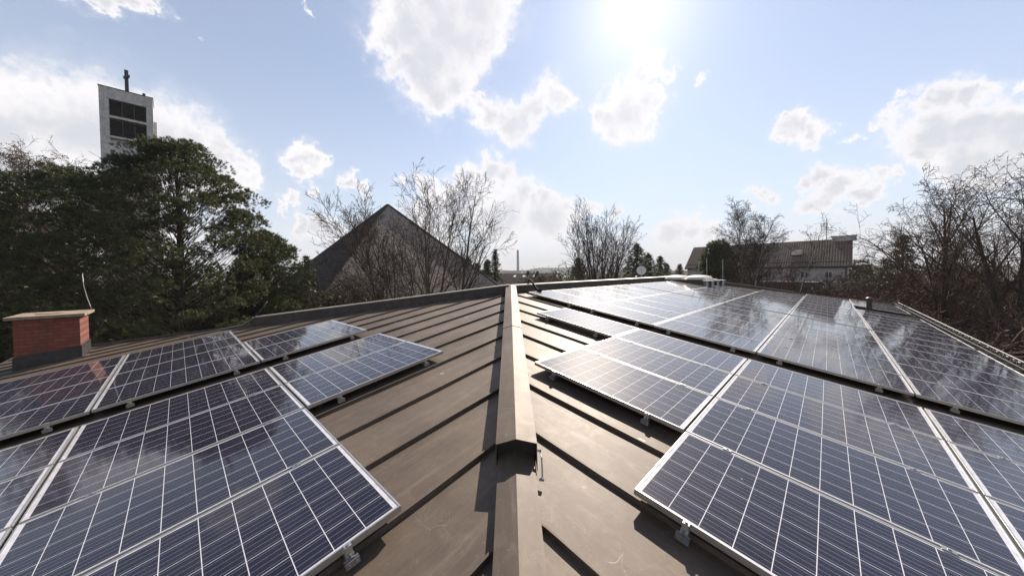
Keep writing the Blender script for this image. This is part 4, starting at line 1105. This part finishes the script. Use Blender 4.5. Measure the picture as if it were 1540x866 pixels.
# dark annexe in front of the house
al = at(1135, 424, 44); ar = at(1226, 424, 39)
d_ = (Vector((ar.x-al.x, ar.y-al.y, 0))).normalized(); bk = Vector((-d_.y, d_.x, 0)); bk = bk if bk.y > 0 else -bk
ztA = at(1200, 424, 40.5).z
ann = thing('annexe', 'dark grey flat-roofed annexe in front of the long house', 'building', (al.x, al.y, GZ))
mb = MB(); A0 = Vector((al.x, al.y, 0)); B0 = Vector((ar.x, ar.y, 0))
mb.hexa([A0+Z3*GZ, B0+Z3*GZ, B0+bk*4+Z3*GZ, A0+bk*4+Z3*GZ], [A0+Z3*ztA, B0+Z3*ztA, B0+bk*4+Z3*ztA, A0+bk*4+Z3*ztA]); o = mb.build('wall', 'darkplaster'); fixnormals(o); into(ann, o)
mb = MB(); wc = at(1210, 436, 39.9); mb.box(wc, (1.1, .2, 1.2), (d_, bk, Z3)); o = mb.build('window', 'whitepaint'); into(ann, o)
mb = MB(); mb.box(wc-bk*.03, (.92, .2, 1.0), (d_, bk, Z3)); o2 = mb.build('pane', 'glass'); o2.parent = o

# terrace of houses beyond the ridge
p0 = at(700, 413, 66); p1 = at(838, 413, 62)
t, W_, fl, e, r_, sl_ = house((p0.x, p0.y), (p1.x, p1.y), 11, at(780, 430, 64).z, at(780, 412.2, 69).z, 'tile2', 'plaster', 'terraced house with dark roof and small roof windows beyond the parapet', name='house')
for px, w_ in ((770, .45), (786, .8), (801, .45)):
    d = ray(px, 416); s_ = (at(px, 416, 64).x-p0.x)
    q = Vector((s_, 5.5*.72*fl, e+(r_-e)*.72+.20))
    an_ = atan2(r_-e, 5.5)
    ax_ = (Vector((1, 0, 0)), Vector((0, cos(an_)*fl, sin(an_))), Vector((0, -sin(an_)*fl, cos(an_))))
    mb = MB(); mb.box(q, (w_, .9, .12), ax_); o = mb.build('roof_window', 'whitepaint', t); fixnormals(o)
for px in (790, 805):
    s_ = (at(px, 412, 64).x-p0.x); mb = MB(); mb.box((s_, 5.5*fl, r_+.25), (.5, .5, .7)); mb.build('chimney', 'flash', t)
# distant houses
rf = random.Random(8)
for i, (px, D) in enumerate([(757, 420), (765, 520), (772, 600), (1000, 300), (1290, 260), (792, 700), (1012, 380)]):
    p = at(px, 410, D); w = rf.uniform(14, 22)
    house((p.x, p.y), (p.x+w, p.y+rf.uniform(-4, 4)), 10, at(px, 408.6 if px < 1200 else 405, D).z, at(px, 407.0 if px < 1200 else 402.5, D).z, 'roofland', 'plaster',
          ['tiny distant house left of the smokestack', 'second tiny house left of the smokestack', 'tiny house right beside the smokestack foot', 'distant house behind the satellite dish trees', 'distant house just right of the long house',
           'tiny house right of the smokestack', 'distant house left of the long grey house'][i])
# smokestack
D = 380; b0_ = at(779, 410, D); tz = at(779, 376, D).z
mb = MB(); mb.tube([(0, 0, 0), (0, 0, (tz-GZ)*.6), (0, 0, tz-GZ)], [1.7, 1.4, 1.15], 16, cap=True); o = mb.build('smokestack', 'concrete'); o.location = (b0_.x, b0_.y, GZ); tag(o, 'slim distant smokestack on the horizon above the parapet', 'smokestack')
# satellite dish on a pole
dp = at(964.5, 407, 30)
sdh = thing('satellite_dish', 'pale satellite dish on a pole beyond the right parapet', 'satellite dish', (dp.x, dp.y, GZ))
mb = MB(); mb.tube([(0, 0, 0), (0, .0, dp.z-GZ)], .06, 8); mb.build('pole', 'steel', sdh)
mb = MB(); n = 20; vs = [(0, -.10, 0)]; fs = []
face = Vector((-.35, -.9, .15)).normalized(); ax1 = face.cross(Z3).normalized(); ax2 = ax1.cross(face)
vs = []
for i in range(6):
    rr = .42*i/5
    for k in range(n):
        an = 2*pi*k/n; v = ax1*cos(an)*rr+ax2*sin(an)*rr+face*(rr*rr*.55)+Z3*(dp.z-GZ)+face*.08; vs.append(tuple(v))
for i in range(5):
    for k in range(n): q = i*n+k; q1 = i*n+(k+1) % n; fs.append((q, q1, q1+n, q+n))
mb.add(vs, fs); mb.build('dish', 'whitepaint', sdh, smooth=True)
mb = MB(); tip = Z3*(dp.z-GZ)+face*.55; mb.tube([Z3*(dp.z-GZ)-ax2*.36+face*.12, tip], .015, 5); mb.box(tip, (.09, .09, .09)); mb.build('feed_arm', 'steel', sdh)

HAZE = 1
if HAZE:
    mb = MB(); mb.box((0, 1500, 90), (7000, 7000, 200)); hz = mb.build('haze', 'ground')
    hm = bpy.data.materials.new('haze_air'); hm.use_nodes = True; ht = NT(hm.node_tree); ht.n.clear()
    pv = ht.new('ShaderNodeVolumePrincipled'); pv.inputs['Density'].default_value = .00028; pv.inputs['Color'].default_value = (.87, .90, .95, 1); pv.inputs['Anisotropy'].default_value = .0
    ou = ht.new('ShaderNodeOutputMaterial'); ht.l.new(pv.outputs[0], ou.inputs['Volume'])
    hz.data.materials.clear(); hz.data.materials.append(hm); hz['kind'] = 'stuff'

scene.cycles.max_bounces = 6; scene.cycles.diffuse_bounces = 3; scene.cycles.glossy_bounces = 3; scene.cycles.transparent_max_bounces = 4
